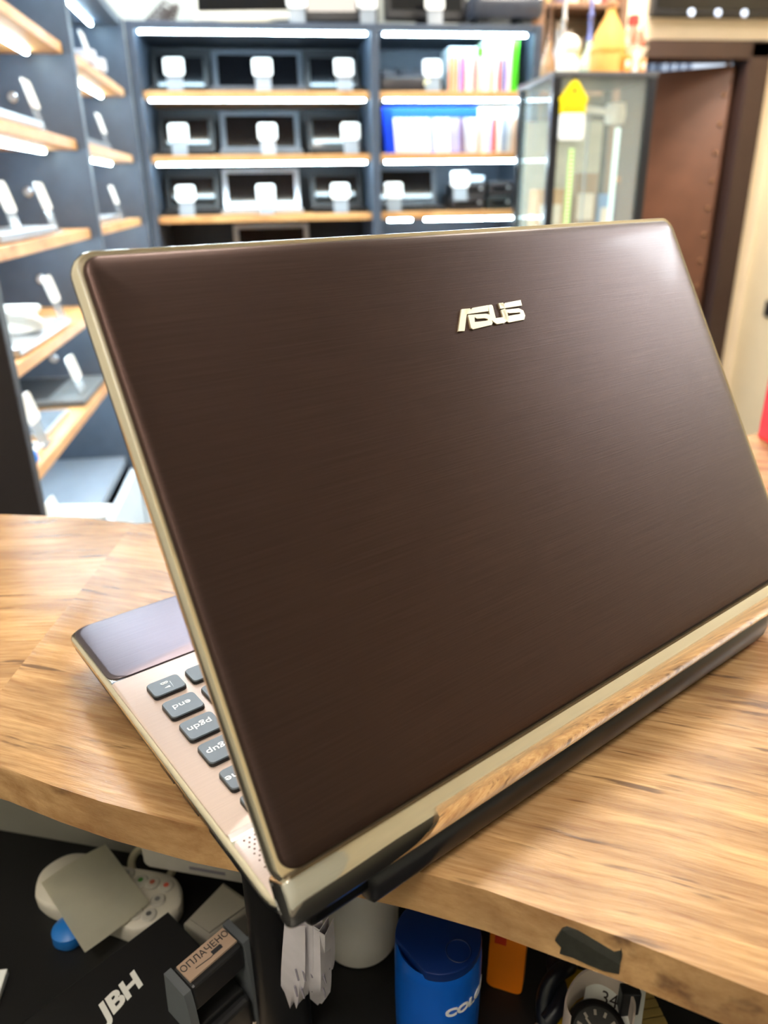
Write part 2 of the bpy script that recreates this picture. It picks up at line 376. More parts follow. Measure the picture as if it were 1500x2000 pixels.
# ------------------------------------------------------------------ laptops on the shelves
def shelf_laptop(loc, rz, label, w=.34, d=.215, h=.165, tilt=18, shell=black_pl, scr=black_gloss, group='laptops on the shelves', bez=None):
    t = thing('display_laptop', label, 'laptop', loc, rz, group)
    b = B(); box(b, -w / 2, w / 2, 0, d, .002, .018, .004); obj('base', b, shell, t)
    b = B(); box(b, -w / 2 + .02, w / 2 - .02, .085, d - .025, .0175, .0195); obj('keyboard', b, mat('key_field', (30, 31, 34), .5), t)
    b = B(); box(b, -.045, .045, .012, .07, .0175, .0186); obj('touchpad', b, grey_pl, t)
    M = Matrix.Translation((0, d - .006, .016)) @ Matrix.Rotation(R(-tilt), 4, 'X')
    b = B(); box(b, -w / 2, w / 2, -.006, .004, 0, h, .003); xf(b, M); sc = obj('screen_shell', b, bez or shell, t)
    b = B(); box(b, -w / 2 + .020, w / 2 - .020, -.0072, -.005, .02, h - .018); xf(b, M); obj('display', b, scr, t)
    for s in (-1, 1):
        b = B(); box(b, s * w * .33 - .012, s * w * .33 + .012, d - .014, d + .001, .012, .024, .003); obj('hinge', b, shell, t)
    return t
grey_bez = mat('laptop_bezel_grey', (96, 102, 110), .4)
dgrey = mat('laptop_dark_grey', (84, 88, 96), .4)
mid = {1: (512, 'dark grey open laptop in the middle of the top shelf', .335, dgrey), 2: (508, 'grey framed open laptop in the middle of the second shelf', .30, grey_bez), 3: (502, 'silver framed open laptop in the middle of the third shelf', .30, silver)}
for i, (px, lab, w_, sh) in mid.items():
    p = ony(px, 250, YB + .1); shelf_laptop((p.x, YB + .055, sz(i)), 0, lab, w_, .20, .150, 16, sh)
    shelf_laptop((xb0 + .115, YB + .07, sz(i)), 0, f'dark open laptop at the left of the {rown[i]} shelf', .205, .16, .135, 14, black_pl)
    shelf_laptop((xb1 - .115, YB + .07, sz(i)), 0, f'dark open laptop at the right of the {rown[i]} shelf', .205, .16, .135, 14, black_pl)
shelf_laptop((.02, YB + .05, sz(4)), 0, 'pale open laptop just above the big laptop lid', .30, .20, .135, 16, silver, bez=mat('pale_grey_shell', (190, 190, 188), .4))
shelf_laptop((.56, YB + .06, sz(3)), 0, 'black open laptop below the blue game cases', .27, .20, .15, 14, black_pl, bez=dgrey)
for i, ys, sh, lab in ((2, 1.66, silver, 'silver laptop on the second lit shelf of the near left section'), (3, 1.62, silver, 'silver laptop on the third shelf of the near left section'), (4, 1.60, silver, 'silver laptop on the fourth shelf beside white cables'), (5, 1.92, grey_pl, 'grey laptop with bright keyboard on the low left shelf')):
    shelf_laptop((XF - .028, ys, sz(i)), R(90), lab, .38 if i < 5 else .26, .25, .15, 20, sh, group='laptops on the left shelves')
for i, lab in ((1, 'upper'), (2, 'middle'), (3, 'lower')):
    shelf_laptop((XF - .04, 2.5, sz(i)), R(90), f'grey laptop on the {lab} shelf of the left far section', .36, .23, .15, 18, dgrey if i < 3 else silver, group='laptops on the left shelves')
# tablets, cables and boxes on the low left shelves
def slab(name, label, cat, loc, rz, w, d, h, m1, m2, part, group=None):
    t = thing(name, label, cat, loc, rz, group)
    b = B(); loft(b, [[(x, y, 0) for x, y in rrect(-w / 2 + .002, -d / 2 + .002, w / 2 - .002, d / 2 - .002, .012)], [(x, y, h * .4) for x, y in rrect(-w / 2, -d / 2, w / 2, d / 2, .014)], [(x, y, h) for x, y in rrect(-w / 2 + .001, -d / 2 + .001, w / 2 - .001, d / 2 - .001, .013)]]); obj('body', b, m1, t, True)
    b = B(); prism(b, rrect(-w / 2 + .01, -d / 2 + .01, w / 2 - .01, d / 2 - .01, .006), h - .0002, h + .0006); obj(part, b, m2, t)
    return t
p = onx(85, 835, -.50); slab('tablet', 'silver tablet lying on the low left shelf beside the price tag', 'tablet', (-.53, p.y, sz(5)), R(90), .20, .13, .009, silver, mat('tablet_glass', (120, 132, 146), .08, var=0), 'screen', 'tablets on the low left shelf')
p = onx(60, 862, -.47); slab('tablet', 'pale tablet in front of the other tablet on the low left shelf', 'tablet', (-.52, p.y - .03, sz(5)), R(84), .16, .11, .009, white_card, mat('tablet_glass', (120, 132, 146), .08, var=0), 'screen', 'tablets on the low left shelf')
p = onx(50, 880, -.455); b = B(); lathe(b, [(0, 0), (.018, .001), (.026, .012), (.024, .026), (.014, .034), (0, .036)], 24); o = obj('blue_tin', b, mat('bright_blue', (10, 130, 232), .3), None, True); o.location = (-.462, p.y, sz(5)); tag(o, 'bright blue round tin on the edge of the low left shelf', 'tin')
b = B()
for k in range(7):
    pts = [(.05 * math.cos(a) + .006 * math.sin(3 * a + k), .032 * math.sin(a) + .004 * math.cos(2 * a + k), .008 + k * .006) for a in [2 * math.pi * j / 40 for j in range(40)]]
    tube(b, pts, .0055, 8, True)
p = onx(45, 615, -.475); o = obj('cable_coil', b, mat('white_cable', (245, 248, 246), .4), None, True); o.location = (-.50, p.y, sz(4) + .02); tag(o, 'coil of thick white cable on the fourth left shelf', 'cable')
p = onx(155, 990, -.47); slab('phone_box', 'small pale blue phone lying on the bottom board of the left shelving', 'phone', (-.47, p.y, sz(6)), R(80), .07, .14, .01, white_card, mat('phone_pale_blue', (176, 206, 240), .2), 'screen')
p = onx(170, 140, -.47)
for dy, lab in ((-.12, 'nearer'), (.02, 'farther')):
    slab('white_mouse', f'{lab} pale computer mouse on the upper shelf of the left far section', 'mouse', (-.47, p.y + dy, sz(1)), R(90), .06, .10, .03, mat('pale_plastic', (214, 218, 232), .35), mat('pale_plastic', (214, 218, 232), .35), 'button_plate', 'mice on the upper left shelf')

# ------------------------------------------------------------------ game cases (back bay, right)
def game_case(name, label, x, z, w, h, d, lean, mc, ms, band, group, y=YB + .06):
    t = thing(name, label, 'game case', (x, y, z), 0, group); t.rotation_euler = (0, R(lean), 0)
    b = B(); box(b, 0, w - .0006, 0, d, 0, h, .0015); obj('case', b, mc, t)
    b = B(); box(b, .0012, w - .002, -.0006, .002, .002, h - band); obj('spine_sleeve', b, ms, t)
ordn = ['first', 'second', 'third', 'fourth', 'fifth', 'sixth', 'seventh', 'eighth', 'ninth', 'tenth', 'eleventh', 'twelfth', 'thirteenth', 'fourteenth', 'fifteenth', 'sixteenth', 'seventeenth', 'eighteenth', 'nineteenth', 'twentieth', 'twenty-first', 'twenty-second', 'twenty-third', 'twenty-fourth', 'twenty-fifth', 'twenty-sixth', 'twenty-seventh']
blue_case = mat('blue_case_plastic', (34, 84, 236), .25); blue_d = mat('blue_case_deep', (8, 62, 220), .3); white_case = mat('white_case_plastic', (236, 242, 240), .3)
def sp(name, c): return mat('spine_' + name, c, .4)
spines2 = [('deep blue', blue_d, blue_d)] * 2 + [('white', blue_case, sp('white', (238, 238, 226)))] * 7 + [('lilac', blue_case, sp('lilac', (170, 176, 230)))] + [('white', blue_case, sp('white', (238, 238, 226)))] * 3 + [('pale violet', blue_case, sp('violet', (178, 172, 214)))] * 2 + [('brown', blue_case, sp('brown', (128, 104, 104)))] + [('grey', blue_case, sp('grey', (190, 192, 190)))] + [('cream', blue_case, sp('cream', (240, 232, 214)))] * 2 + [('rose', white_case, sp('rose', (214, 170, 160))), ('white', white_case, sp('white', (238, 238, 226))), ('lilac', white_case, sp('lilac', (170, 176, 230))), ('red and orange', white_case, sp('red', (236, 62, 40))), ('white', white_case, sp('white', (238, 238, 226))), ('blue grey', white_case, sp('bluegrey', (128, 142, 172))), ('grey', white_case, sp('grey', (190, 192, 190))), ('tan', white_case, sp('tan', (210, 170, 140)))]
x0 = xb1 + .045; n = len(spines2); cw = (xb2 - .03 - x0) / n
for k, (cn, mc, ms) in enumerate(spines2):
    lean = -4 if k < 19 else 0
    game_case('game_case', f'game case with {cn} spine, {ordn[k]} from the left on the blue case shelf', x0 + k * cw + (.012 if k < 19 else .0), sz(2) + (.001 if k < 19 else 0), cw, .152, .12, lean, mc, ms, .036 if mc != blue_d else .002, 'blue topped game cases')
wx = ony(876, 130, YB + .06).x
clear_case = mat('pale_case', (200, 214, 220), .3); green_case = mat('green_case', (86, 214, 40), .3)
spines1 = [('orange', clear_case, sp('orange', (246, 150, 96)))] * 3 + [('blue', clear_case, sp('blue', (96, 120, 214)))] + [('red', clear_case, sp('rosered', (226, 60, 70)))] + [('white', clear_case, sp('white', (238, 238, 226)))] * 2 + [('crimson', clear_case, sp('crimson', (232, 52, 74)))] + [('grey', green_case, sp('grey', (190, 192, 190)))] + [('pale grey', green_case, sp('palegrey', (206, 212, 210)))]
spines1b = [('white', white_case, sp('white', (238, 238, 226)))] * 2 + [('gold', white_case, sp('gold', (206, 160, 70)))] + [('white', white_case, sp('white2', (240, 240, 244)))] + [('scarlet', white_case, sp('scarlet', (240, 70, 70)))] + [('black edged', white_case, sp('slate', (96, 104, 130)))] + [('violet', white_case, sp('purple', (150, 100, 206)))] + [('white', white_case, sp('white', (238, 238, 226)))] + [('bright green', green_case, green_case)] * 2
cw1 = (xb2 - .035 - wx) / 20
for k, (cn, mc, ms) in enumerate(spines1): game_case('game_case', f'game case with {cn} spine, {ordn[k]} from the left beside the console', wx + k * cw1, sz(1), cw1, .142, .12, 0, mc, ms, .03, 'game cases beside the console')
for k, (cn, mc, ms) in enumerate(spines1b): game_case('game_case', f'taller game case with {cn} spine, {ordn[k]} of the white block beside the green ones' if k < 8 else f'{"left" if k == 8 else "right"} one of two bright green game cases at the shelf end', wx + (10 + k) * cw1, sz(1), cw1, .166, .12, 0, mc, ms, .06 if k < 8 else .002, 'taller game cases')
# console and controllers
t = thing('game_console', 'black game console with rounded front on the top right shelf', 'console', (.555, YB + .05, sz(1)))
b = B(); loft(b, [[(x, y, z) for x, y in rrect(-.118 + i_, i_, .118 - i_, .22, .02)] for z, i_ in ((0, .006), (.004, .0), (.040, .0), (.05, .006), (.054, .016))]); obj('body', b, mat('console_black', (44, 40, 42), .3), t, True)
b = B(); lathe(b, [(0, 0), (.012, 0), (.012, .003), (.01, .005), (0, .005)], 20); xf(b, Matrix.Translation((.055, .0005, .028)) @ Matrix.Rotation(R(90), 4, 'X')); obj('power_button', b, mat('button_pale_gold', (255, 244, 190), .2, .3), t, True)
for k, xx in enumerate((-.06, .01)):
    g = thing('game_controller', f'{"left" if k == 0 else "right"} dark game controller lying on the black console', 'controller', (.555 + xx, YB + .13, sz(1) + .054), R(8), 'controllers on the console')
    b = B(); loft(b, [[(x, y, z) for x, y, _ in catmull([(-.045, -.03, 0), (-.028, -.012, 0), (.028, -.012, 0), (.045, -.03, 0), (.05, .01, 0), (.035, .03, 0), (-.035, .03, 0), (-.05, .01, 0)], 4, True)] for z in (0, .02)]); obj('body', b, mat('controller_dark', (66, 70, 80), .4), g, True)
    for s in (-1, 1):
        b = B(); lathe(b, [(0, 0), (.006, 0), (.005, .008), (.008, .010), (0, .013)], 12, s * .02, .005, .0195); obj('thumb_stick', b, black_pl, g, True)
# stacked black boxes (third shelf, right bay)
bx = mat('black_box_card', (44, 40, 42), .4); bx2 = mat('dark_green_box', (38, 44, 46), .4)
for k, (x0_, x1_, z0_, h_, mm, lab) in enumerate(((890, 950, 0, .05, bx, 'lower left'), (957, 1006, 0, .05, bx2, 'lower right'), (895, 952, .052, .045, bx, 'upper left'), (960, 1006, .052, .05, bx, 'upper right'))):
    a = ony(x0_, 380, YB + .06).x; e = ony(x1_, 380, YB + .06).x
    t = thing('media_player', f'{lab} black player box in the stack of four on the third shelf', 'player', ((a + e) / 2, YB + .09, sz(3) + z0_), 0, 'stacked black players')
    w_ = e - a; b = B(); box(b, -w_ / 2, w_ / 2, 0, .18, 0, h_, .004); obj('body', b, mm, t)
    b = B(); box(b, -w_ / 2 + .012, w_ / 2 - .03, -.0012, .001, h_ * .35, h_ * .6); obj('disc_slot', b, black_gloss, t)
    b = B(); lathe(b, [(0, 0), (.006, 0), (.005, .003), (0, .003)], 12); xf(b, Matrix.Translation((w_ / 2 - .018, 0, h_ * .55)) @ Matrix.Rotation(R(90), 4, 'X')); obj('knob', b, silver, t, True)
t = thing('blister_pack', 'pale blister pack lying on the stacked black players', 'package', (ony(925, 350, YB + .05).x, YB + .12, sz(3) + .102))
b = B(); box(b, -.05, .05, -.03, .05, 0, .012, .003); obj('tray', b, acrylic, t); b = B(); box(b, -.05, .05, -.031, -.03, 0, .02); obj('label_strip', b, mat('pale_blue_strip', (196, 214, 228), .4), t)
# monitors on top of the shelving
ZT = ZS[0] + .0125
def monitor(label, x, y, w, h, rz, fm, tilt=6, lift=.02):
    t = thing('monitor', label, 'monitor', (x, y, ZT), rz, 'monitors on top of the shelving')
    M = Matrix.Translation((0, 0, lift)) @ Matrix.Rotation(R(-tilt), 4, 'X')
    b = B(); box(b, -w / 2, w / 2, -.012, .022, 0, h, .006); xf(b, M); obj('frame', b, fm, t)
    b = B(); box(b, -w / 2 + .02, w / 2 - .02, -.0135, -.01, .03, h - .018); xf(b, M); obj('screen', b, black_gloss, t)
    b = B(); box(b, -.025, .025, .022, .06, .008, .16, .006); obj('stand_neck', b, fm, t)
    b = B(); box(b, -.09, .09, -.03, .13, 0, .010, .004); obj('stand_base', b, fm, t)
    return t
wm = mat('monitor_ivory', (232, 224, 204), .4)
monitor('ivory framed monitor on top of the wide bay', -.02, YB + .12, .36, .26, R(-8), wm)
monitor('black monitor on top of the wide bay right of the ivory one', .31, YB + .12, .27, .22, R(-4), black_pl)
monitor('black monitor on top of the narrow bay', .62, YB + .13, .30, .24, R(4), black_pl, 6, .03)
t = thing('scanner', 'dark glossy scanner on top of the narrow bay end', 'scanner', (.90, YB + .10, ZT))
b = B(); loft(b, [[(x, y, z) for x, y in rrect(-.135 + i_, -.06 + i_, .135 - i_, .18 - i_, .03)] for z, i_ in ((.03, .012), (.045, .002), (.085, 0), (.1, .01))]); obj('body', b, mat('scanner_grey', (70, 74, 84), .2), t, True)
for sx in (-.08, .08):
    b = B(); box(b, sx - .02, sx + .02, -.02, .12, 0, .035, .004); obj('foot', b, grey_pl, t)
for px, py, dz_, lab in ((580, 22, .02, 'ivory price tag standing between the ivory and black monitors'), (718, 8, .045, 'ivory price tag on top of the stile between the bays'), (850, 20, .025, 'ivory price tag before the black monitor on the narrow bay')):
    p = ony(px, py, YB + .04); o = price_tag((p.x, YB + .03, ZT), 0, lab)
b = B()
for k in range(5):
    tube(b, [(.045 * math.cos(a) * (1 - .1 * k) + .01 * k, .03 * math.sin(a), .008 + .012 * k + .01 * math.sin(2 * a)) for a in [2 * math.pi * j / 30 for j in range(30)]], .005, 6, True)
p = ony(310, 30, YB + .1); o = obj('cable_heap', b, mat('cable_taupe', (92, 84, 80), .5), None, True); o.location = (p.x, YB + .1, ZT); tag(o, 'heap of dark cables on top of the wide bay at the left', 'cable')

# ------------------------------------------------------------------ glass showcase, door side
YC = 2.62; cl = ony(1084, 200, YC).x; cr = ony(1268, 200, YC).x; cz = ony(1180, 152, YC).z; cdp = .34
sc = thing('glass_showcase', 'tall glass showcase with black frame beside the brown door', 'showcase', ((cl + cr) / 2, YC, 0))
hw = (cr - cl) / 2
for sx in (-hw, hw):
    for yy in (0, cdp):
        b = B(); box(b, sx - .014, sx + .014, yy - .012, yy + .012, .02, cz, .002); obj('frame_post', b, dark_steel, sc)
b = B(); box(b, -hw - .016, hw + .016, -.014, cdp + .014, cz, cz + .016, .002); obj('top_plate', b, mat('showcase_top', (84, 84, 86), .3), sc)
b = B(); box(b, -hw - .016, hw + .016, -.014, cdp + .014, .0, .30, .002); obj('plinth', b, dark_steel, sc)
glass = mat('showcase_glass', (225, 240, 232), .03, var=0, alpha=.10)
for nm, a in (('front', (-hw + .014, hw - .014, -.003, .003)), ('back', (-hw + .014, hw - .014, cdp - .003, cdp + .003))):
    b = B(); box(b, a[0], a[1], a[2], a[3], .30, cz); obj('glass_pane', b, glass, sc)
for sx in (-hw, hw):
    b = B(); box(b, sx - .003, sx + .003, .012, cdp - .012, .30, cz); obj('glass_pane', b, glass, sc)
for z in (1.12, .80):
    b = B(); box(b, -hw + .006, hw - .006, .01, cdp - .01, z, z + .006); obj('glass_shelf', b, glass, sc)
b = B(); box(b, -hw + .014, hw - .014, cdp - .02, cdp - .008, .3, cz - .1); obj('back_board', b, mat('showcase_back', (200, 198, 176), .6), sc)
for px0, py0, px1, py1, e_, nm in ((1118, 290, 1106, 412, (186, 232, 96), 'green'), (1206, 250, 1190, 430, (200, 240, 236), 'cyan')):
    p0 = ony(px0, py0, YC + .05); p1 = ony(px1, py1, YC + .05)
    xx = (p0.x + p1.x) / 2 - (cl + cr) / 2
    b = B(); box(b, xx - .009, xx + .009, .046, .05, p1.z - .1, p0.z, .001); st = obj('led_tape', b, mat('tape_' + nm, (150, 190, 80) if nm == 'green' else (190, 226, 226), .5, var=0, emit=e_, es=.45), sc)
    for k in range(int((p0.z - p1.z + .08) / .012)):
        b = B(); box(b, xx - .006, xx + .006, .0445, .0465, p0.z - .006 - k * .012, p0.z - .002 - k * .012); obj('led_chip', b, mat('chip_' + nm, (255, 255, 240), .3, var=0, emit=e_, es=.8), st)
for k, (x_, z_, w_, h_, c_, lab) in enumerate(((-.09, 1.126, .10, .17, (196, 150, 96), 'tan carton'), (.04, 1.126, .08, .22, (150, 120, 90), 'brown carton'), (.12, 1.126, .06, .15, (110, 150, 196), 'blue carton'))):
    t = thing('carton', f'{lab} on the glass shelf inside the showcase', 'carton', ((cl + cr) / 2 + x_, YC + .2, z_), 0, 'cartons in the showcase')
    b = B(); box(b, -w_ / 2, w_ / 2, -.03, .06, 0, h_, .002); obj('body', b, mat('carton_' + str(k), c_, .6), t)
    b = B(); box(b, -w_ / 2 + .01, w_ / 2 - .01, -.031, -.03, h_ * .3, h_ * .7); obj('label_panel', b, mat('carton_label', (224, 214, 196), .5), t)
p = ony(1210, 237, YC + .1)
t = thing('hair_clipper', 'white hand tool with a rounded head lying high inside the showcase', 'tool', ((cl + cr) / 2, YC + .1, 1.126))
b = B(); tube(b, [(-.08, 0, .42), (0, 0, .412), (.06, 0, .406)], .011, 12); lathe(b, [(0, -.035), (.03, -.03), (.035, 0), (.03, .03), (0, .035)], 20, .09, 0, .40); obj('body', b, mat('ivory_plastic', (226, 222, 208), .4), t, True)
b = B(); tube(b, [(0, 0, 0), (0, 0, .41)], .004, 8); lathe(b, [(0, 0), (.04, 0), (.04, .004), (0, .006)], 20); obj('stand', b, acrylic, t, True)
# yellow tag on the front of the case
t = thing('hang_tag', 'yellow arrow topped hang tag with white lower half on the glass showcase', 'tag', (ony(1120, 215, YC - .03).x, YC - .028, 0), 0)
tz0 = ony(1116, 273, YC - .03).z; tz1 = ony(1125, 155, YC - .03).z; H = tz1 - tz0; w_ = .042
b = B(); loft(b, [[(x, y, tz0 + z) for x, z in [(-w_, .45 * H), (w_, .45 * H), (w_, .62 * H), (w_ + .006, .68 * H), (.012, H - .006), (0, H), (-.012, H - .006), (-w_ - .006, .68 * H), (-w_, .62 * H)]] for y in (0, .008)]); obj('yellow_top', b, mat('tag_yellow', (255, 222, 10), .4), t)
b = B(); loft(b, [[(x, y, tz0 + z) for x, z in rrect(-w_, 0, w_, .45 * H, .01)] for y in (0, .008)]); obj('white_body', b, white_card, t)
b = B(); box(b, -w_ + .006, w_ - .006, -.001, .001, tz0 + .46 * H, tz0 + .60 * H); obj('amber_band', b, mat('tag_amber', (255, 190, 0), .4), t)
b = B(); lathe(b, [(0, 0), (.006, 0), (.006, .003), (0, .003)], 14); xf(b, Matrix.Translation((0, .001, tz0 + .82 * H)) @ Matrix.Rotation(R(90), 4, 'X')); obj('eyelet', b, dark_steel, t)
b = B(); tube(b, [(0, .004, tz1 - .004), (0, .006, cz + .006), (0, .03, cz + .019)], .0015, 6); obj('string', b, black_pl, t)
# bric-a-brac on the showcase
zt = cz + .016
def on_top(px, y=YC + .08): return ony(px, 140, y).x
t = thing('baby_camera', 'white ball headed home camera on the showcase top', 'camera', (on_top(1108, YC + .05), YC + .05, zt))
b = B(); lathe(b, [(0, 0), (.034, 0), (.036, .008), (.034, .035), (.026, .05), (0, .052)], 28); obj('base', b, mat('camera_ivory', (246, 240, 222), .35), t, True)
b = B(); bmesh.ops.create_uvsphere(b, u_segments=28, v_segments=16, radius=.031); xf(b, Matrix.Translation((.004, 0, .078))); obj('head', b, mat('camera_ivory', (246, 240, 222), .35), t, True)
b = B(); tube(b, [(-.032, .01, .02), (-.038, .01, .06), (-.026, .01, .1), (0, .01, .112)], .004, 8); obj('bracket', b, silver, t, True)
p = ony(1185, 90, YC + .12)
t = thing('wicker_bottle', 'big amber clay bottle with a narrow neck on the showcase top', 'bottle', (on_top(1184, YC + .1), YC + .1, zt))
b = B(); lathe(b, [(0, 0), (.045, 0), (.054, .006), (.056, .05), (.053, .095), (.044, .125), (.026, .155), (.016, .175), (.015, .19)], 32); obj('body', b, mat('amber_clay', (240, 178, 92), .6, bump=.4, scale=60), t, True)
b = B(); lathe(b, [(.0555, .06), (.058, .066), (.0565, .076)], 32); obj('band', b, mat('amber_band_clay', (226, 158, 70), .6), t, True)
b = B(); lathe(b, [(.015, .188), (.02, .19), (.02, .205), (.012, .212), (0, .213)], 20); obj('cork', b, mat('cork_brown', (170, 120, 80), .7), t, True)
for k, (px, h_, r_, c_, c2, lab) in enumerate(((1066, .30, .02, (176, 140, 104), (120, 90, 70), 'slim brown hookah'), (1142, .27, .022, (196, 214, 190), (120, 130, 190), 'tall pale green hookah'), (1092, .25, .02, (150, 140, 140), (206, 200, 196), 'grey metal hookah'))):
    t = thing('hookah', f'{lab} standing on the showcase behind the camera', 'hookah', (on_top(px, YC + .26), YC + .24, zt), 0, 'hookahs on the showcase')
    b = B(); lathe(b, [(0, 0), (r_, 0), (r_ * 1.35, .02), (r_ * 1.2, .06), (r_ * .5, .095), (r_ * .45, .12)], 20); obj('vase', b, mat('vase_' + str(k), c_, .15), t, True)
    b = B(); lathe(b, [(.006, .115), (.012, .125), (.006, .14), (.006, h_ * .7), (.011, h_ * .73), (.006, h_ * .76), (.006, h_)], 16); obj('stem', b, mat('stem_' + str(k), c2, .25, .5), t, True)
    b = B(); lathe(b, [(.006, h_), (.024, h_ + .006), (.024, h_ + .009), (.006, h_ + .012), (.014, h_ + .04), (0, h_ + .04)], 18); obj('bowl', b, mat('bowl_' + str(k), (200, 150, 110), .5), t, True)
t = thing('glass_jug', 'clear glass jug with a red stopper on the showcase top', 'jug', (on_top(1228, YC + .2), YC + .2, zt))
b = B(); lathe(b, [(0, 0), (.03, 0), (.034, .02), (.034, .10), (.022, .14), (.014, .16)], 24); obj('body', b, mat('jug_glass', (240, 226, 200), .08, var=0, trans=.6), t, True)
b = B(); lathe(b, [(.015, .16), (.02, .165), (.018, .19), (0, .195)], 16); obj('stopper', b, mat('stopper_red', (214, 60, 50), .4), t, True)
b = B(); tube(b, [(.03, 0, .04), (.055, 0, .06), (.058, 0, .11), (.02, 0, .145)], .005, 8); obj('handle', b, mat('jug_glass', (240, 226, 200), .08, var=0, trans=.6), t, True)
for k, (px, w_, h_, c_, lab) in enumerate(((1221, .022, .055, (240, 160, 70), 'orange small box'), (1236, .02, .06, (250, 240, 228), 'white small box'), (1250, .022, .045, (232, 160, 100), 'tan small box'))):
    t = thing('small_box', f'{lab} at the right front of the showcase top', 'box', (on_top(px, YC + .05), YC + .05, zt), R(4 * k), 'small boxes on the showcase')
    b = B(); box(b, -w_ / 2, w_ / 2, -.015, .015, 0, h_, .002); obj('body', b, mat('smallbox_' + str(k), c_, .5), t)
    b = B(); box(b, -w_ / 2 + .002, w_ / 2 - .002, -.0155, -.015, h_ * .35, h_ * .7); obj('label_panel', b, mat('smallbox_label', (252, 236, 210), .5), t)
t = thing('toy_ship', 'little ivory toy ship with red sail tips on the small boxes', 'toy', (on_top(1240, YC + .1), YC + .11, zt))
b = B(); loft(b, [[(x * s, y * s, z) for x, y, _ in catmull([(-.035, 0, 0), (-.01, -.012, 0), (.03, -.008, 0), (.045, 0, 0), (.03, .008, 0), (-.01, .012, 0)], 4, True)] for z, s in ((.0, .5), (.062, .6), (.085, 1))]); obj('hull', b, mat('ship_ivory', (246, 222, 196), .5), t, True)
for s in (-.012, .016):
    b = B(); tube(b, [(s, 0, .08), (s, 0, .15)], .0025, 6); obj('mast', b, mat('ship_mast', (210, 120, 90), .5), t, True)
    b = B(); loft(b, [[(s - .012, y, .095), (s + .012, y, .095), (s, y, .15)] for y in (-.001, .001)]); obj('sail', b, mat('ship_sail', (240, 120, 96), .5), t)
ra, re_ = ony(1052, 80, 3.5).x, ony(1225, 80, 3.5).x
t = thing('bottle_rack', 'narrow brown wooden rack behind the glass showcase', 'rack', ((ra + re_) / 2, 3.52, 0)); rw = (re_ - ra) / 2
for sx in (-rw, rw - .03):
    b = B(); box(b, sx, sx + .03, 0, .22, 0, 2.12, .003); obj('upright', b, mat('rack_brown', (122, 92, 70), .6, var=.15), t)
for z in (.5, 1.0, 1.4, 1.66, 1.98):
    b = B(); box(b, -rw + .03, rw - .03, 0, .22, z, z + .02, .003); obj('rack_shelf', b, mat('rack_brown', (122, 92, 70), .6, var=.15), t)
b = B(); box(b, -rw, rw, .22, .23, 0, 2.12); obj('back_panel', b, mat('rack_back', (176, 156, 132), .6), t)
cols = [((150, 120, 96), 'brown'), ((206, 214, 224), 'pale blue'), ((180, 70, 60), 'red'), ((196, 190, 120), 'olive'), ((90, 84, 120), 'violet'), ((226, 206, 176), 'cream')]
for lv, z in enumerate((1.68, 2.0)):
    for k in range(6):
        c_, cn = cols[(k + 3 * lv) % 6]; h_ = .16 + .03 * ((k * 7 + lv * 3) % 4); r_ = .02 + .004 * (k % 3)
        tb = thing('rack_bottle', f'{cn} bottle on the {"lower" if lv == 0 else "upper"} board of the brown rack', 'bottle', ((ra + re_) / 2 - rw + .065 + k * (2 * rw - .13) / 5, 3.60, z), 0, 'bottles on the brown rack')
        b = B(); lathe(b, [(0, 0), (r_, 0), (r_, h_ * .55), (r_ * .45, h_ * .75), (r_ * .4, h_)], 20); obj('body', b, mat('rackbottle_' + cn, c_, .2), tb, True)
        b = B(); lathe(b, [(r_ * .45, h_ - .015), (r_ * .5, h_ - .012), (r_ * .5, h_ + .012), (0, h_ + .014)], 14); obj('cap', b, mat('bottle_cap_grey', (190, 176, 160), .4), tb, True)
# TV on the door wall
tp = ony(1275, 30, YD - .1)
t = thing('wall_television', 'black television high on the beige wall above the door', 'television', (tp.x + .55, YD - .09, tp.z))
b = B(); box(b, -.55, .55, 0, .05, 0, .62, .01); obj('frame', b, black_pl, t)
b = B(); box(b, -.53, .53, -.003, .002, .03, .6); obj('screen', b, black_gloss, t)
b = B(); box(b, -.1, .1, .05, .09, .15, .45); obj('wall_bracket', b, dark_steel, t)
for k in range(3):  # glowing discs stand in for white reflections on the television
    b = B(); lathe(b, [(0, 0), (.016, 0), (.014, .003), (0, .004)], 16); xf(b, Matrix.Translation((-.36 + k * .13, 0, .016)) @ Matrix.Rotation(R(90), 4, 'X')); obj('reflection_spot', b, mat('reflection_glow', (200, 220, 255), .3, var=0, emit=(214, 230, 255), es=.8), t, True)

# ------------------------------------------------------------------ counter
ZK = 1.03; TH = .024
oak_l = wood('counter_oak_left', R(-6), (206, 166, 116), (150, 108, 68), (72, 50, 38), .22, 1.0, .5)
oak_r = wood('counter_oak_right', R(-27), (206, 166, 116), (150, 108, 68), (72, 50, 38), .22, 1.0, .5)
near = [(-.825, .673), (-.45, .487), (-.26, .391), (-.155, .333), (-.125, .314), (-.098, .2985), (-.055, .277), (0, .2545), (.042, .236), (.072, .2205), (.098, .204), (.12, .190), (.158, .163), (.25, .100), (.40, .0), (.65, -.17)]
far = [(-.825, .87), (-.5, .76), (-.36, .715), (-.262, .686), (-.189, .667), (-.116, .641), (.0, .615), (.15, .615), (.3, .66), (.40, .715), (.5, .77), (.62, .81), (.9, .84), (1.3, .86)]
def seam_split(pts, left):
    def side(p): return (p[0] + .133) - (p[1] - .656) * (-.133 + .171) / (.656 - .426)
    out = []
    for a, b_ in zip(pts, pts[1:] + [None]):
        s = side(a)
        if (s < 0) == left: out.append(a)
        if b_:
            s2 = side(b_)
            if (s < 0) != (s2 < 0): f = s / (s - s2); out.append((a[0] + (b_[0] - a[0]) * f, a[1] + (b_[1] - a[1]) * f))
    return out
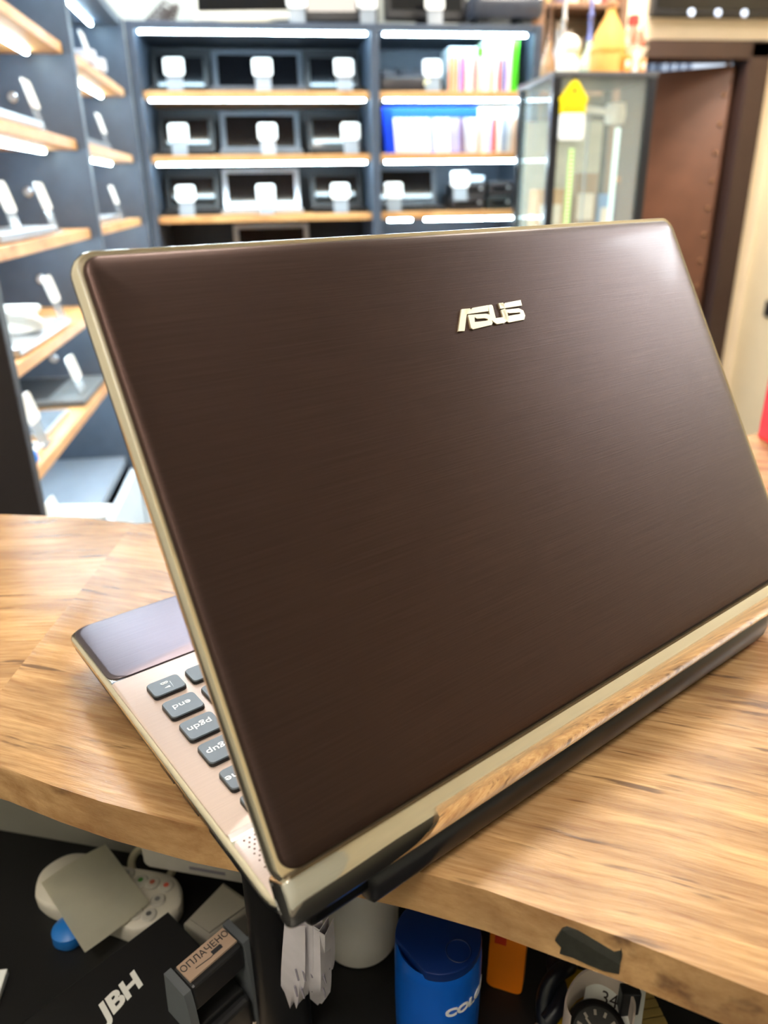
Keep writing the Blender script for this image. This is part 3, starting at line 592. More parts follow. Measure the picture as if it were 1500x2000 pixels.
counter = thing('shop_counter', 'oak topped shop counter carrying the open laptop', 'counter', (0, 0, 0))
for left, mt in ((True, oak_l), (False, oak_r)):
    n_ = seam_split(near, left); f_ = seam_split(far, left)
    if not left: n_ = n_ + [(1.3, -.17)]
    g = .0003 if left else -.0003
    pts = n_ + list(reversed(f_))
    b = B(); lo = [b.verts.new((p[0], p[1], ZK - TH)) for p in pts]; hi = [b.verts.new((p[0], p[1], ZK)) for p in pts]; b.faces.new(list(reversed(lo))); b.faces.new(hi)
    for i in range(len(pts)): j = (i + 1) % len(pts); b.faces.new((lo[i], lo[j], hi[j], hi[i]))
    ni, nn = len(n_), len(pts); es = [b.edges.get((hi[i], hi[i + 1])) for i in range(nn - 1) if i != ni - 1]
    bmesh.ops.bevel(b, geom=es, offset=.006, segments=3, affect='EDGES', profile=.5)
    obj('worktop_board', b, mt, counter, True, 50)
# panel under the counter and the black desk
pa, pb = Vector((-.815, .744, 0)), Vector((1.15, .012, 0)); pd = (pb - pa).normalized(); pn = Vector((-pd.y, pd.x, 0))
def strip_prism(b, off0, off1, z0, z1, ext0=0, ext1=0):
    q = [pa + pd * ext0 + pn * off0, pb + pd * ext1 + pn * off0, pb + pd * ext1 + pn * off1, pa + pd * ext0 + pn * off1]
    prism(b, [(v.x, v.y) for v in q], z0, z1)
b = B(); strip_prism(b, .012, .032, 0, ZK - TH); obj('front_panel', b, mat('panel_grey', (150, 146, 138), .6, var=.05), counter)
ZD = .78
desk = thing('black_desk', 'matt black desk surface below the oak counter', 'desk', (0, 0, 0))
b = B(); strip_prism(b, -.52, .0115, ZD - .022, ZD, .2); obj('desk_top', b, mat('desk_black', (20, 20, 21), .45, var=.1, scale=400), desk)
for e in (.22, 2.04):
    b = B(); q = pa + pd * e
    prism(b, [(v.x, v.y) for v in (q - pn * .50, q - pn * .50 + pd * .02, q - pn * .02 + pd * .02, q - pn * .02)], 0, ZD - .022); obj('side_panel', b, mat('desk_black', (20, 20, 21), .45), desk)
# black worn patch on the counter edge
pp = [(1085, 1832), (1098, 1812), (1108, 1808), (1128, 1811), (1150, 1815), (1180, 1824), (1200, 1833), (1212, 1842), (1216, 1864), (1212, 1880), (1210, 1898), (1180, 1892), (1150, 1880), (1120, 1866), (1094, 1858), (1097, 1846)]
def edge_y(x):
    for a, e in zip(near, near[1:]):
        if a[0] <= x <= e[0]: return a[1] + (e[1] - a[1]) * (x - a[0]) / (e[0] - a[0])
pts3 = []
for px, py in pp:
    d = ray(px, py); lo, hi = .2, .8
    for _ in range(40):
        k = (lo + hi) / 2; q = CAM + d * k
        if q.y < edge_y(max(-.5, min(.6, q.x))): lo = k
        else: hi = k
    q = CAM + d * hi; pts3.append(q)
ctr = sum(pts3, Vector()) / len(pts3)
nrm = Vector((-.55, -.835, 0)).normalized()
b = B(); r0, r1 = [], []
for q in pts3:
    z_ = max(ZK - TH - .0002, min(ZK + .0002, q.z)); lift = .0012 if z_ < ZK - .006 else .0012 - .004 * (z_ - ZK + .006) / .006
    r1.append(Vector((q.x, q.y, z_)) + nrm * lift); r0.append(Vector((q.x, q.y, z_)) - nrm * .004)
loft(b, [r0, r1]); obj('worn_patch', b, mat('patch_black', (42, 42, 36), .55, var=.2, scale=300, bump=.3), counter)

# ------------------------------------------------------------------ the laptop
LW, LD, TA = .383, .2546, 1.046
lap = thing('laptop', 'dark brown brushed laptop half open on the oak counter, seen from behind', 'laptop', (-.0077, .1917, ZK), R(29.84))
bronze = brushed('lid_brushed_brown', (69, 53, 49), .37, (18, 1600, 1), .9, .4, .75, var=.2, coat=.08)
palm_m = brushed('palm_brushed', (92, 84, 90), .34, (18, 1400, 1), .85, .4, .6, var=.15)
deck_m = brushed('deck_rose_metal', (200, 180, 170), .44, (30, 1400, 1), .6, .25, .5, var=.06)
chrome = mat('chrome', (236, 232, 224), .04, 1, var=0)
trim_m = mat('champagne_trim', (216, 206, 186), .18, .95, var=.03)
lapblack = mat('laptop_black', (15, 15, 17), .3, var=.08)
A0 = Vector((0, 0, .0323)); Lv = Vector((0, math.cos(TA), math.sin(TA))); Nv = Vector((0, -math.sin(TA), math.cos(TA)))
LM = frame(A0, Vector((1, 0, 0)), Lv, Nv)          # lid frame: u along hinge, v up the lid, n outward
def ringn(u0, v0, u1, v1, r, ins, n): return [(x, y, n) for x, y in rrect(u0 + ins, v0 + ins, u1 - ins, v1 - ins, max(r - ins, .001), 8)]
b = B(); loft(b, [ringn(0, .010, LW, LD, .009, i_, n_) for i_, n_ in ((.0022, -.0022), (.001, -.0018), (0, -.0034), (-.0004, -.006), (0, -.0092), (.001, -.0108), (.0025, -.0112))]); xf(b, LM); obj('lid_frame', b, trim_m, lap, True, 60)
lidpan = None
b = B(); loft(b, [ringn(.0026, .0148, LW - .0026, LD - .0024, .0075, i_, n_) for i_, n_ in ((0, -.0030), (.0006, -.0014), (.002, -.0007), (.005, -.0002), (.010, .0001), (.018, .0003), (.04, .0004))]); 
xf(b, LM); LMi = LM.inverted(); lidpan = obj('lid_panel', b, bronze, lap, True, 50, uv=lambda c: ((LMi @ c).x, (LMi @ c).y))
# chrome hinge barrel below the panel
prof = catmull([(.0144, -.003, 0), (.0143, -.0004, 0), (.0135, 0, 0), (.0115, 0.0001, 0), (.008, 0, 0), (.004, -.0007, 0), (0, -.0022, 0), (-.0035, -.0048, 0), (-.0058, -.0085, 0), (-.006, -.012, 0), (-.003, -.0148, 0), (.004, -.0155, 0), (.014, -.0145, 0)], 5)
cx_, cy_ = .004, -.0075
b = B(); rings = []
for u, s in ((.0004, .70), (.0006, .82), (.0014, .91), (.003, .97), (.006, 1), (LW - .006, 1), (LW - .003, .97), (LW - .0014, .91), (LW - .0006, .82), (LW - .0004, .70)):
    rings.append([(u, cx_ + (p.x - cx_) * s, cy_ + (p.y - cx_ * 0 - cy_) * s) for p in prof])
loft(b, rings); xf(b, LM); obj('hinge_cover', b, chrome, lap, True, 50)
b = B(); box(b, .004, LW - .004,   .0139, .0150, -.004, .0003); xf(b, LM); obj('hinge_seam', b, mat('seam_gold', (96, 82, 62), .4, .6), lap)
# inner face: bezel and display
b = B(); loft(b, [ringn(.002, .012, LW - .002, LD - .002, .008, 0, n_) for n_ in (-.0114, -.0128)]); xf(b, LM); bez = obj('screen_bezel', b, lapblack, lap)
b = B(); box(b, .02, LW - .02, .035, LD - .016, -.0134, -.0126); xf(b, LM); obj('display', b, black_gloss, lap)
for u in (.02, LW - .02):
    b = B(); box(b, u - .006, u + .006, LD - .007, LD - .003, -.015, -.0126, .001); xf(b, LM); obj('rubber_bumper', b, lapblack, lap)
# raised logo, traced as strokes on the lid
LOGO = [[(252, 594), (326, 589), (350, 398), (392, 326), (290, 336)],
        [(326, 398), (606, 358), (600, 288), (418, 321), (404, 343), (385, 326), (330, 340)],
        [(600, 290), (640, 283), (655, 296), (690, 440), (770, 430), (800, 455), (830, 470), (790, 496), (705, 510), (660, 480), (622, 400)],
        [(366, 405), (440, 398), (445, 487), (520, 478), (640, 462), (655, 490), (645, 517), (425, 570), (402, 555)],
        [(436, 398), (578, 388), (628, 402), (656, 470), (600, 470), (598, 450), (560, 440), (470, 446), (438, 424)],
        [(725, 266), (775, 260), (786, 275), (800, 330), (752, 345), (775, 420), (770, 432), (830, 470), (845, 440), (808, 340), (800, 330)],
        [(745, 330), (998, 292), (982, 228), (800, 262), (788, 278), (760, 262), (726, 268)],
        [(756, 346), (820, 338), (836, 416), (845, 490), (810, 470), (775, 425)],
        [(815, 340), (960, 325), (1012, 350), (1035, 408), (985, 400), (975, 372), (850, 382), (812, 366)],
        [(833, 416), (985, 388), (1036, 405), (1024, 456), (845, 490)]]
LO = Vector((-.0077, .1917, ZK)); lapM = Matrix.Translation(LO) @ Matrix.Rotation(R(29.84), 4, 'Z'); toLid = (lapM @ LM).inverted()
def lid_uv(px, py):
    o_ = toLid @ CAM; d_ = toLid.to_3x3() @ ray(px, py); k = -o_.z / d_.z; return (o_.x + d_.x * k, o_.y + d_.y * k)
b = B(); bs = B()
for poly in LOGO:
    q = [lid_uv(850 + x / 6, 550 + y / 6) for x, y in poly]
    ar = sum(q[i][0] * q[(i + 1) % len(q)][1] - q[(i + 1) % len(q)][0] * q[i][1] for i in range(len(q)))
    if ar < 0: q = q[::-1]
    prism(b, q, .0002, .0013)
    prism(bs, [(x + .0002, y - .00035) for x, y in q], .0002, .0007)
xf(b, LM); lg = obj('logo', b, mat('logo_champagne', (232, 220, 190), .35, .55, var=.02), lap); lg['label'] = 'champagne metal ASUS letters on the lid'
xf(bs, LM); obj('logo_edge', bs, mat('logo_edge_dark', (70, 60, 55), .3, .6), lg)
# base
def bring(ins, z, y0=.012): return [(x, y, z) for x, y in rrect(ins, y0 + ins * .6, LW - ins, .2604 - ins, .011, 8)]
b = B(); loft(b, [bring(.022, .003), (bring(.012, .006)), bring(.004, .013), bring(.0008, .019), bring(.0008, .0222)]); obj('base_body', b, lapblack, lap, True, 50)
b = B(); loft(b, [bring(.0006, .0222), bring(-.0004, .0232), bring(-.0003, .0252), bring(.0010, .0264), bring(.0030, .0266)]); obj('base_trim', b, trim_m, lap, True, 50)
uvd = lambda c: (c.x, c.y)
b = B(); loft(b, [[(x, y, z) for x, y in rrect(.0018 + i_, .0545 + i_, LW - .0018 - i_, .1885 - i_ * .3, .002, 4)] for z, i_ in ((.0262, 0), (.0274, 0), (.0278, .0006))]); obj('keyboard_deck', b, deck_m, lap, True, 40, uvd)
b = B(); loft(b, [[(x, y, z) for x, y in rrect(.0018 + i_, .016 + i_, LW - .0018 - i_, .0515 - i_, .003, 4)] for z, i_ in ((.0258, 0), (.0264, 0), (.0267, .0005))]); grl = obj('speaker_strip', b, deck_m, lap, True, 40, uvd)
b = B(); loft(b, [[(.0022, .0514, .0266), (LW - .0022, .0514, .0266)], [(.0022, .0528, .0268), (LW - .0022, .0528, .0268)], [(.0022, .0548, .0277), (LW - .0022, .0548, .0277)]], False, False, False); obj('deck_step', b, mat('step_metal', (220, 216, 214), .5, .5), lap)
b = B()
for i in range(150):
    for j in range(15):
        x = .0065 + i * .00248 + (.00124 if j % 2 else 0); y = .0195 + j * .0021
        vs = [b.verts.new((x + .00052 * math.cos(k * 1.0472), y + .00052 * math.sin(k * 1.0472), .02676)) for k in range(6)]; b.faces.new(vs)
o = obj("speaker_hole", b, mat('hole_brown', (96, 70, 58), .7, var=0), lap); o['kind'] = 'stuff'
b = B(); loft(b, [[(x, y, z) for x, y in rrect(.0022 + i_, .1898 + i_ * .2, LW - .0022 - i_, .2586 - i_, .009, 6)] for z, i_ in ((.0258, 0), (.0270, .0001), (.0279, .0012), (.0281, .003))]); obj('palm_rest', b, palm_m, lap, True, 40, uvd)
b = B(); box(b, .0025, LW - .0025, .1880, .1900, .0262, .0272); obj('palm_seam', b, lapblack, lap)
b = B(); loft(b, [[(x, y, z) for x, y in rrect(LW / 2 - .055, .200, LW / 2 + .045, .250, .004)] for z in (.0279, .0284)]); obj('touchpad', b, palm_m, lap, False, 40, uvd)
# battery and rear
b = B(); pr = [Vector((0, y, z)) for y, z in ((.0115, .001), (.0125, .0008), (.030, .0008), (.030, .019), (.0120, .0205), (.008, .0202), (.0058, .0185), (.0048, .015), (.0055, .008), (.0085, .0025))]
loft(b, [[(x, .015 + (p.y - .015) * s, .012 + (p.z - .012) * s) for p in pr] for x, s in ((.040, .82), (.042, 1), (.350, 1), (.357, .82))]); obj('battery', b, mat('battery_black', (26, 25, 28), .28, var=.1), lap, True, 50)
b = B(); box(b, .012, LW - .012, .010, .03, .008, .0205, .003); obj('rear_body', b, lapblack, lap)
for x in (.05, LW - .05):
    b = B(); tube(b, [(x - .02, .0125, .0262), (x + .02, .0125, .0262)], .0045, 14); obj('hinge', b, lapblack, lap, True)
for x in (.035, LW - .035):
    b = B(); lathe(b, [(0, 0), (.007, 0), (.007, .006), (0, .006)], 16, x, .225, 0); obj('rubber_foot', b, lapblack, lap)
for y0_, y1_, nm in ((.112, .128, 'usb_port'), (.086, .102, 'usb_port'), (.045, .075, 'vent')):
    b = B(); box(b, .0022, .008, y0_, y1_, .0135, .0180); obj(nm, b, mat('port_dark', (6, 6, 7), .3), lap)
# keys
key_m = mat('key_slate', (84, 92, 100), .45, var=.04, scale=200); legend_m = mat('key_legend', (240, 244, 246), .5, var=0)
keymesh = {}
def key(x0, x1, y0, y1):
    k = (round(x1 - x0, 4), round(y1 - y0, 4))
    if k not in keymesh:
        w_, h_ = k; b = B(); loft(b, [[(x, y, z) for x, y in rrect(i_, i_, w_ - i_, h_ - i_, .0022, 3)] for z, i_ in ((0, 0), (.0018, .0001), (.0024, .0005))])
        o = obj('key', b, key_m, lap, True, 40); keymesh[k] = o.data; o.data.materials.append(lapblack)
        for pl_ in o.data.polygons: pl_.material_index = 0 if pl_.normal.z > .5 else 1
    else:
        o = bpy.data.objects.new('key', keymesh[k]); C.objects.link(o); o.parent = lap
    o.location = (x0, y0, .0278); return o
def legend(k, s, cx, cy, size, align='CENTER', sx=1.25):
    b = text_bm(s, size, .00006, align, sx=sx); xf(b, Matrix.Translation((cx, cy, .00246)) @ Matrix.Rotation(math.pi, 4, 'Z')); obj('legend', b, legend_m, k)
rowsY = [(.1582, .1722), (.1364, .1520), (.1154, .1312), (.0946, .1106), (.0736, .0886), (.0585, .0690)]
first = ['arrow', 'end', 'pgdn', 'pgup', 'home', 'del']
for r_, (y0, y1) in enumerate(rowsY):
    k = key(.0145, .0325, y0, y1)
    if r_: legend(k, first[r_], .0085, (y1 - y0) * .52, .0054)
    else:
        b = B(); prism(b, [(.0072, .0048), (.0102, .0040), (.0102, .0056)], .00238, .00252); prism(b, [(.0115, .0025), (.0120, .0090), (.0118, .0092)], .00238, .0024)
        box(b, .0068, .0110, .0082, .0088, .00238, .00252); box(b, .0068, .0110, .0096, .0102, .00238, .00252); box(b, .0068, .0074, .0082, .0102, .00238, .00252); box(b, .0086, .0092, .0082, .0102, .00238, .00252); box(b, .0104, .0110, .0082, .0102, .00238, .00252)
        obj('legend', b, legend_m, k)
    x = .0362
    if r_ == 0:
        k = key(x, x + .018, y0, y1); legend(k, 'c', .012, .011, .0044)
        for w_ in (.018, .018, .018, .018, .098, .018, .018, .018, .018): x += .0217 if w_ < .05 else 0; key(x, x + w_, y0, y1); x += (w_ - .018 + .0037 if w_ > .05 else 0)
    else:
        ws = [.0265] + [.0172] * 12 + [.0265]
        if r_ == 5: ws = [.0172] * 15
        for w_ in ws:
            if x + w_ > LW - .012: break
            key(x, x + w_, y0, y1); x += w_ + .0038

# ------------------------------------------------------------------ things on the black desk
def poly_z(pxs, z): return [onz(x, y, z) for x, y in pxs]
# keypad
t = thing('toy_phone', 'pale keypad phone with round buttons under the paper note', 'phone', (0, 0, ZD))
q = catmull([(v.x, v.y, 0) for v in poly_z([(67, 1738), (82, 1698), (130, 1668), (180, 1668), (240, 1690), (310, 1702), (345, 1715), (356, 1742), (345, 1778), (272, 1815), (215, 1802), (160, 1782), (105, 1772), (76, 1758)], .797)], 5, True)
cxy = sum(q, Vector()) / len(q)
b = B(); loft(b, [[(cxy.x + (v.x - cxy.x) * s, cxy.y + (v.y - cxy.y) * s, z) for v in q] for z, s in ((.0005, .95), (.004, .99), (.013, 1), (.0165, .985), (.0175, .95))]); obj('body', b, mat('phone_ivory', (206, 200, 186), .45), t, True, 50)
for k, (px, py, c_) in enumerate(((275, 1721, (60, 120, 50)), (298, 1725, (170, 90, 70)), (325, 1731, (206, 90, 70)), (308, 1758, (120, 120, 120)), (265, 1784, (90, 90, 90)), (291, 1787, (80, 80, 80)), (249, 1707, (150, 150, 150)), (247, 1752, (130, 130, 130)), (228, 1778, (130, 130, 130)))):
    p = onz(px, py, .798)
    b = B(); lathe(b, [(0, 0), (.0058, 0), (.006, .001), (.005, .002), (0, .0022)], 20, p.x, p.y, .0172); kb = obj('button', b, mat('phone_button', (186, 182, 172), .4), t, True)
    b = B(); bmesh.ops.create_circle(b, cap_ends=True, segments=8, radius=.0022); xf(b, Matrix.Translation((p.x, p.y, .01975))); obj('symbol', b, mat('symbol_' + str(k), c_, .5), kb)
p = onz(297, 1682, .793); b = B(); tube(b, [(p.x + .016 * math.cos(a) * 1.1, p.y + .014 * math.sin(a) - .004 * math.cos(a), .010 + .006 * math.sin(a)) for a in [2 * math.pi * j / 32 for j in range(32)]], .0032, 10, True); obj('cord_loop', b, mat('cord_ivory', (190, 182, 156), .5), t, True)
# paper note (slightly curled sheet with thickness)
cs = poly_z([(78, 1716), (165, 1858), (290, 1755), (205, 1645)], .806); b = B(); N_ = 10; g0 = []
for i in range(N_ + 1):
    r0 = []
    for j in range(N_ + 1):
        s, w_ = i / N_, j / N_; v = (cs[0] * (1 - s) + cs[1] * s) * (1 - w_) + (cs[3] * (1 - s) + cs[2] * s) * w_
        v = v.copy(); v.z = .8015 + .004 * math.sin(3 * s + 1) * math.sin(2.4 * w_) + .003 * s * s; r0.append(b.verts.new(v))
    g0.append(r0)
for i in range(N_):
    for j in range(N_): b.faces.new((g0[i][j], g0[i + 1][j], g0[i + 1][j + 1], g0[i][j + 1]))
rr = bmesh.ops.solidify(b, geom=b.faces[:], thickness=.0006)
o = obj('paper_note', b, mat('note_paper', (210, 206, 186), .7, var=.05, scale=40), None, True); tag(o, 'square blank paper note lying askew on the keypad phone', 'paper')
p = onz(122, 1822, .79); b = B(); lathe(b, [(0, 0), (.010, 0), (.0125, .004), (.012, .012), (.006, .016), (0, .0165)], 24); o = obj('blue_eraser', b, mat('desk_blue', (28, 110, 190), .4), None, True); o.location = (p.x + .004, p.y + .002, ZD); tag(o, 'small blue round eraser peeking from under the note', 'eraser')
p = onz(-6, 1925, .785); b = B(); box(b, -.02, .004, -.012, .012, 0, .006, .001); o = obj('white_sticker_box', b, white_card); o.location = (p.x, p.y, ZD); tag(o, 'white box corner at the left photo edge on the desk', 'box')
# JBH box
zb = .835; c0 = onz(328, 1779, zb); c1 = onz(44, 1994, zb); e1 = (c1 - c0); ln = e1.length + .10; e1.normalize(); e2 = Vector((-e1.y, e1.x, 0))
if (onz(480, 1900, zb) - c0).dot(e2) < 0: e2 = -e2
t = thing('speaker_box', 'black cardboard box printed JBH in white on the desk', 'box', (0, 0, 0))
w2 = .085
bxm = mat('jbh_black', (13, 13, 15), .5, var=.1)
b = B(); qs = [c0, c0 + e1 * ln, c0 + e1 * ln + e2 * w2, c0 + e2 * w2]; q2 = [(v.x, v.y) for v in qs]
ar = sum(q2[i][0] * q2[(i + 1) % 4][1] - q2[(i + 1) % 4][0] * q2[i][1] for i in range(4))
prism(b, q2 if ar > 0 else q2[::-1], ZD, zb, bev=.0015); obj('carton', b, bxm, t)
pj = onz(234, 1949, zb); tx = (onz(266, 1918, zb) - onz(206, 1979, zb)).normalized(); ty = Vector((-tx.y, tx.x, 0))
b = text_bm('JBH', .0170, .0002, shear=.25, bold=.0007, sx=1.1); xf(b, frame(pj + Vector((0, 0, .0004)), tx, ty, Vector((0, 0, 1)))); o = obj('lettering', b, mat('print_white', (214, 214, 210), .5, var=0), t); o['label'] = 'white JBH letters'
# clear plastic box
t = thing('clear_plastic_case', 'translucent plastic case behind the date stamp', 'case', (0, 0, ZD))
qs = [(v.x, v.y) for v in poly_z([(358, 1801), (405, 1835), (500, 1765), (436, 1721)], .806)]
ar = sum(qs[i][0] * qs[(i + 1) % 4][1] - qs[(i + 1) % 4][0] * qs[i][1] for i in range(4)); qs = qs if ar > 0 else qs[::-1]
frost = mat('frosted_plastic', (196, 190, 176), .3, trans=.35)
b = B(); prism(b, qs, 0, .026, bev=.003); obj('body', b, frost, t)
cq = (sum(v[0] for v in qs) / 4, sum(v[1] for v in qs) / 4)
b = B(); prism(b, [(cq[0] + (v[0] - cq[0]) * .8, cq[1] + (v[1] - cq[1]) * .8) for v in qs], .026, .0275); obj('lid', b, mat('frosted_lid', (186, 180, 166), .35, trans=.2), t)
# self inking stamp
zs_ = .873; P = poly_z([(340, 1893), (440, 1808), (467, 1838), (370, 1923)], zs_)
cS = sum(P, Vector()) / 4; sx_ = ((P[1] - P[0]) + (P[2] - P[3])).normalized(); sy_ = Vector((-sx_.y, sx_.x, 0)); lx = ((P[1] - P[0]).length + (P[2] - P[3]).length) / 4; ly = abs((P[0] - P[3]).dot(sy_)) / 2
t = thing('rubber_stamp', 'grey self-inking stamp with a paper label reading ОПЛАЧЕНО', 'stamp', (cS.x, cS.y, ZD), math.atan2(sx_.y, sx_.x))
hS = zs_ - ZD
stg = mat('stamp_grey', (96, 100, 104), .4); stb = mat('stamp_black', (34, 34, 36), .4)
b = B(); box(b, -lx, lx, -ly - .003, ly + .002, hS - .022, hS - .001, .002); obj('head', b, stb, t)
b = B(); box(b, -lx + .0015, lx - .0015, -ly + .001, ly, hS - .0012, hS + .0004); lb = obj('paper_label', b, mat('stamp_label', (176, 150, 130), .6, var=.05), t)
b = text_bm('ОПЛАЧЕНО', .0064, .0001, sx=.95); xf(b, Matrix.Translation((0, ly * .35, hS + .0006))); obj('lettering', b, mat('stamp_ink', (40, 40, 44), .6, var=0), lb)
b = B(); tube(b, [(-lx * .55, -ly * .3, hS + .0005), (-.0, -ly * .45, hS + .0005), (lx * .5, -ly * .2, hS + .0005)], .0003, 5); box(b, .002, .009, -ly * .45, -ly * .05, hS + .0003, hS + .0007); obj('signature', b, mat('stamp_ink', (40, 40, 44), .6, var=0), lb)
for s in (-1, 1):
    b = B(); pth = catmull([(0, -ly - .002, hS - .002), (0, -ly - .004, hS - .012), (0, -ly - .006, hS - .035), (0, -ly - .009, .004)], 4)
    pb_ = catmull([(0, ly + .003, hS - .001), (0, ly + .004, hS - .012), (0, ly + .006, hS - .035), (0, ly + .009, .004)], 4)
    x_ = s * (lx + .003)
    loft(b, [[(x_ + d_, p.y, p.z) for p in pth] + [(x_ + d_, p.y, p.z) for p in reversed(pb_)] for d_ in (-.0025, .0025)]); obj('side_arm', b, stg, t, True)
b = B(); box(b, -lx + .002, lx - .002, -ly - .008, ly + .006, .003, .05, .003); obj('ink_body', b, stb, t)
b = text_bm('trodat', .011, .0002, bold=.0002); xf(b, frame(Vector((.004, -ly - .0083, .024)), Vector((1, 0, 0)), Vector((0, 0, 1)), Vector((0, -1, 0)))); obj('lettering', b, mat('trod_white', (210, 190, 178), .5, var=0), t)
b = B(); box(b, -lx - .008, lx + .008, -ly - .014, ly + .012, 0, .006, .002); obj('foot_plate', b, stg, t)
# ivory plastic corner in front of the stamp
p = onz(472, 2005, .80); t = thing('ivory_plastic_lid', 'ivory plastic lid below the stamp at the photo bottom', 'lid', (p.x, p.y - .012, ZD), R(-20))
b = B(); loft(b, [[(x, y, z) for x, y in rrect(-.022 + i_, -.03 + i_, .022 - i_, .02 - i_, .006)] for z, i_ in ((0, .001), (.012, 0), (.017, .001), (.019, .004))]); obj('shell', b, mat('ivory_lid', (216, 196, 170), .5), t, True)
b = B(); loft(b, [[(x, y, z) for x, y in rrect(-.012, -.02, .012, .0, .003)] for z in (.019, .0198)]); obj('grip', b, mat('ivory_lid', (216, 196, 170), .5), t)
# black organiser with receipts
p = onz(548, 1930, .83); org = thing('desk_organiser', 'black upright desk organiser under the laptop corner', 'organiser', (p.x, p.y + .012, ZD), R(6))
b = B(); loft(b, [[(x, y, z) for x, y in rrect(-.017, -.02, .017, .03, .006)] for z in (0, .165)]); obj('shell', b, mat('organiser_black', (17, 17, 19), .4), org, True)
b = B(); box(b, .017, .040, -.006, .002, .150, .165, .001); obj('clip_arm', b, dark_steel, org)
slip_m = mat('receipt_paper', (214, 208, 216), .6, var=.06, scale=60); ink = mat('receipt_ink', (140, 134, 146), .6, var=0)
slips = [(576, 1800, 566, 1952, .85), (590, 1800, 578, 1948, .85), (598, 1795, 597, 1925, .85), (610, 1795, 604, 1922, .85), (622, 1790, 624, 1955, .85), (632, 1795, 628, 1900, .86)]
for k, (ax, ay, bx_, by_, zz) in enumerate(slips):
    a_ = onz(ax, ay, .945); e_ = onz(bx_, by_, zz - .02); d0 = Vector((.0052, -.0045 + .0012 * k, .001))
    t = thing('receipt', f'{ordn[k]} folded paper receipt from the left, hanging by the white cup', 'receipt', (0, 0, 0), 0, 'hanging receipts')
    b = B(); rings = []
    for s in range(9):
        f = s / 8; c_ = a_ * (1 - f) + e_ * f + Vector((0, -.008 * math.sin(math.pi * f) - .0006 * k, 0)); wd = (1 - .75 * max(0, f - .75) / .25) * (1 + .25 * math.sin(math.pi * f)); fold = .004 * math.sin(4 * f + k)
        rings.append([c_ - d0 * wd, c_ + Vector((0, fold - .003, 0)), c_ + d0 * wd, c_ + d0 * wd + Vector((0, .0005, 0)), c_ + Vector((0, fold - .0025, 0)), c_ - d0 * wd + Vector((0, .0005, 0))])
    loft(b, rings); obj('paper', b, slip_m, t, True)
    for f in (.4, .6):
        c_ = a_ * (1 - f) + e_ * f + Vector((0, -.008 * math.sin(math.pi * f) - .0006 * k - .0042 + .004 * math.sin(4 * f + k) * .5, 0))
        b = B(); tube(b, [c_ + d0 * .3 + Vector((0, -.0003, .004)), c_ + d0 * .5 + Vector((0, -.0003, -.004))], .0006, 5); obj('print_line', b, ink, t)
# white cup
p = onz(703, 1826, ZD); t = thing('paper_cup', 'plain white paper cup on the black desk', 'cup', (p.x, p.y, ZD))
b = B(); lathe(b, [(0, .002), (.0275, .001), (.0285, .003), (.0292, .02), (.0325, .105), (.0335, .107), (.0315, .108), (.0282, .006), (0, .005)], 48); obj('wall', b, mat('cup_white', (242, 236, 228), .55, var=.02), t, True, 50)
b = B(); tube(b, [(.033 * math.cos(2 * math.pi * k / 48), .033 * math.sin(2 * math.pi * k / 48), .107) for k in range(48)], .0015, 8, True); obj('rim', b, mat('cup_white', (214, 206, 196), .55), t, True)
# blue round ink pad
zc_ = .872; pc = onz(856, 1832, zc_); rad = (onz(943, 1840, zc_) - onz(770, 1840, zc_)).length / 2
t = thing('blue_ink_canister', 'blue round canister lettered COLOP with a dark blue lid', 'canister', (pc.x, pc.y, ZD))
hc = zc_ - ZD; cb = mat('colop_blue', (8, 96, 206), .3, var=.05)
b = B(); lathe(b, [(0, 0), (rad * .93, 0), (rad * .97, .004), (rad, hc * .45), (rad, hc - .010), (rad * .985, hc - .004), (rad * .94, hc - .0005), (rad * .9, hc - .0015), (rad * .88, hc - .006), (0, hc - .006)], 56); obj('body', b, cb, t, True, 50)
c_a = onz(774, 1842, zc_) - pc; c_b = onz(845, 1926, zc_) - pc; chd = (c_b - c_a).normalized(); cn_ = Vector((-chd.y, chd.x, 0)); off = c_a.dot(cn_)
if off > 0: cn_ = -cn_; off = -off
pts = []
for k in range(72):
    a = 2 * math.pi * k / 72; v = Vector((math.cos(a), math.sin(a), 0)) * rad * .985
    pts.append(v)
keep = [v if v.dot(cn_) > off else v - cn_ * (v.dot(cn_) - off) for v in pts]
b = B(); loft(b, [[(v.x * s, v.y * s, z) for v in keep] for z, s in ((hc - .006, .97), (hc + .001, 1), (hc + .0035, .985), (hc + .004, .95))]); obj('lid', b, mat('colop_dark_blue', (10, 44, 112), .35, var=.06), t, True, 45)
pk = onz(895, 1866, zc_) - pc; b = B(); lathe(b, [(.0068, 0), (.0075, .0006), (.0082, 0)], 28, pk.x, pk.y, hc + .0038); obj('lid_ring', b, mat('colop_ring', (8, 34, 92), .4), t, True)
def wrap_text(s, size, ang0, z, slope, m, nm):
    b = text_bm(s, size, .0002, 'CENTER', shear=.1, bold=.0004, sx=1.15)
    for v in b.verts:
        a = ang0 + v.co.x / rad; zz = z + v.co.y + slope * v.co.x; r_ = rad + .0003 + v.co.z; v.co = Vector((r_ * math.cos(a), r_ * math.sin(a), zz))
    return obj(nm, b, m, t)
pt = onz(920, 1955, .82) - pc; ang = math.atan2(-1, .30)
wrap_text('COLOP', .0092, ang + .30, .062, 0, mat('colop_white', (226, 228, 232), .5, var=0), 'lettering')
b = B()
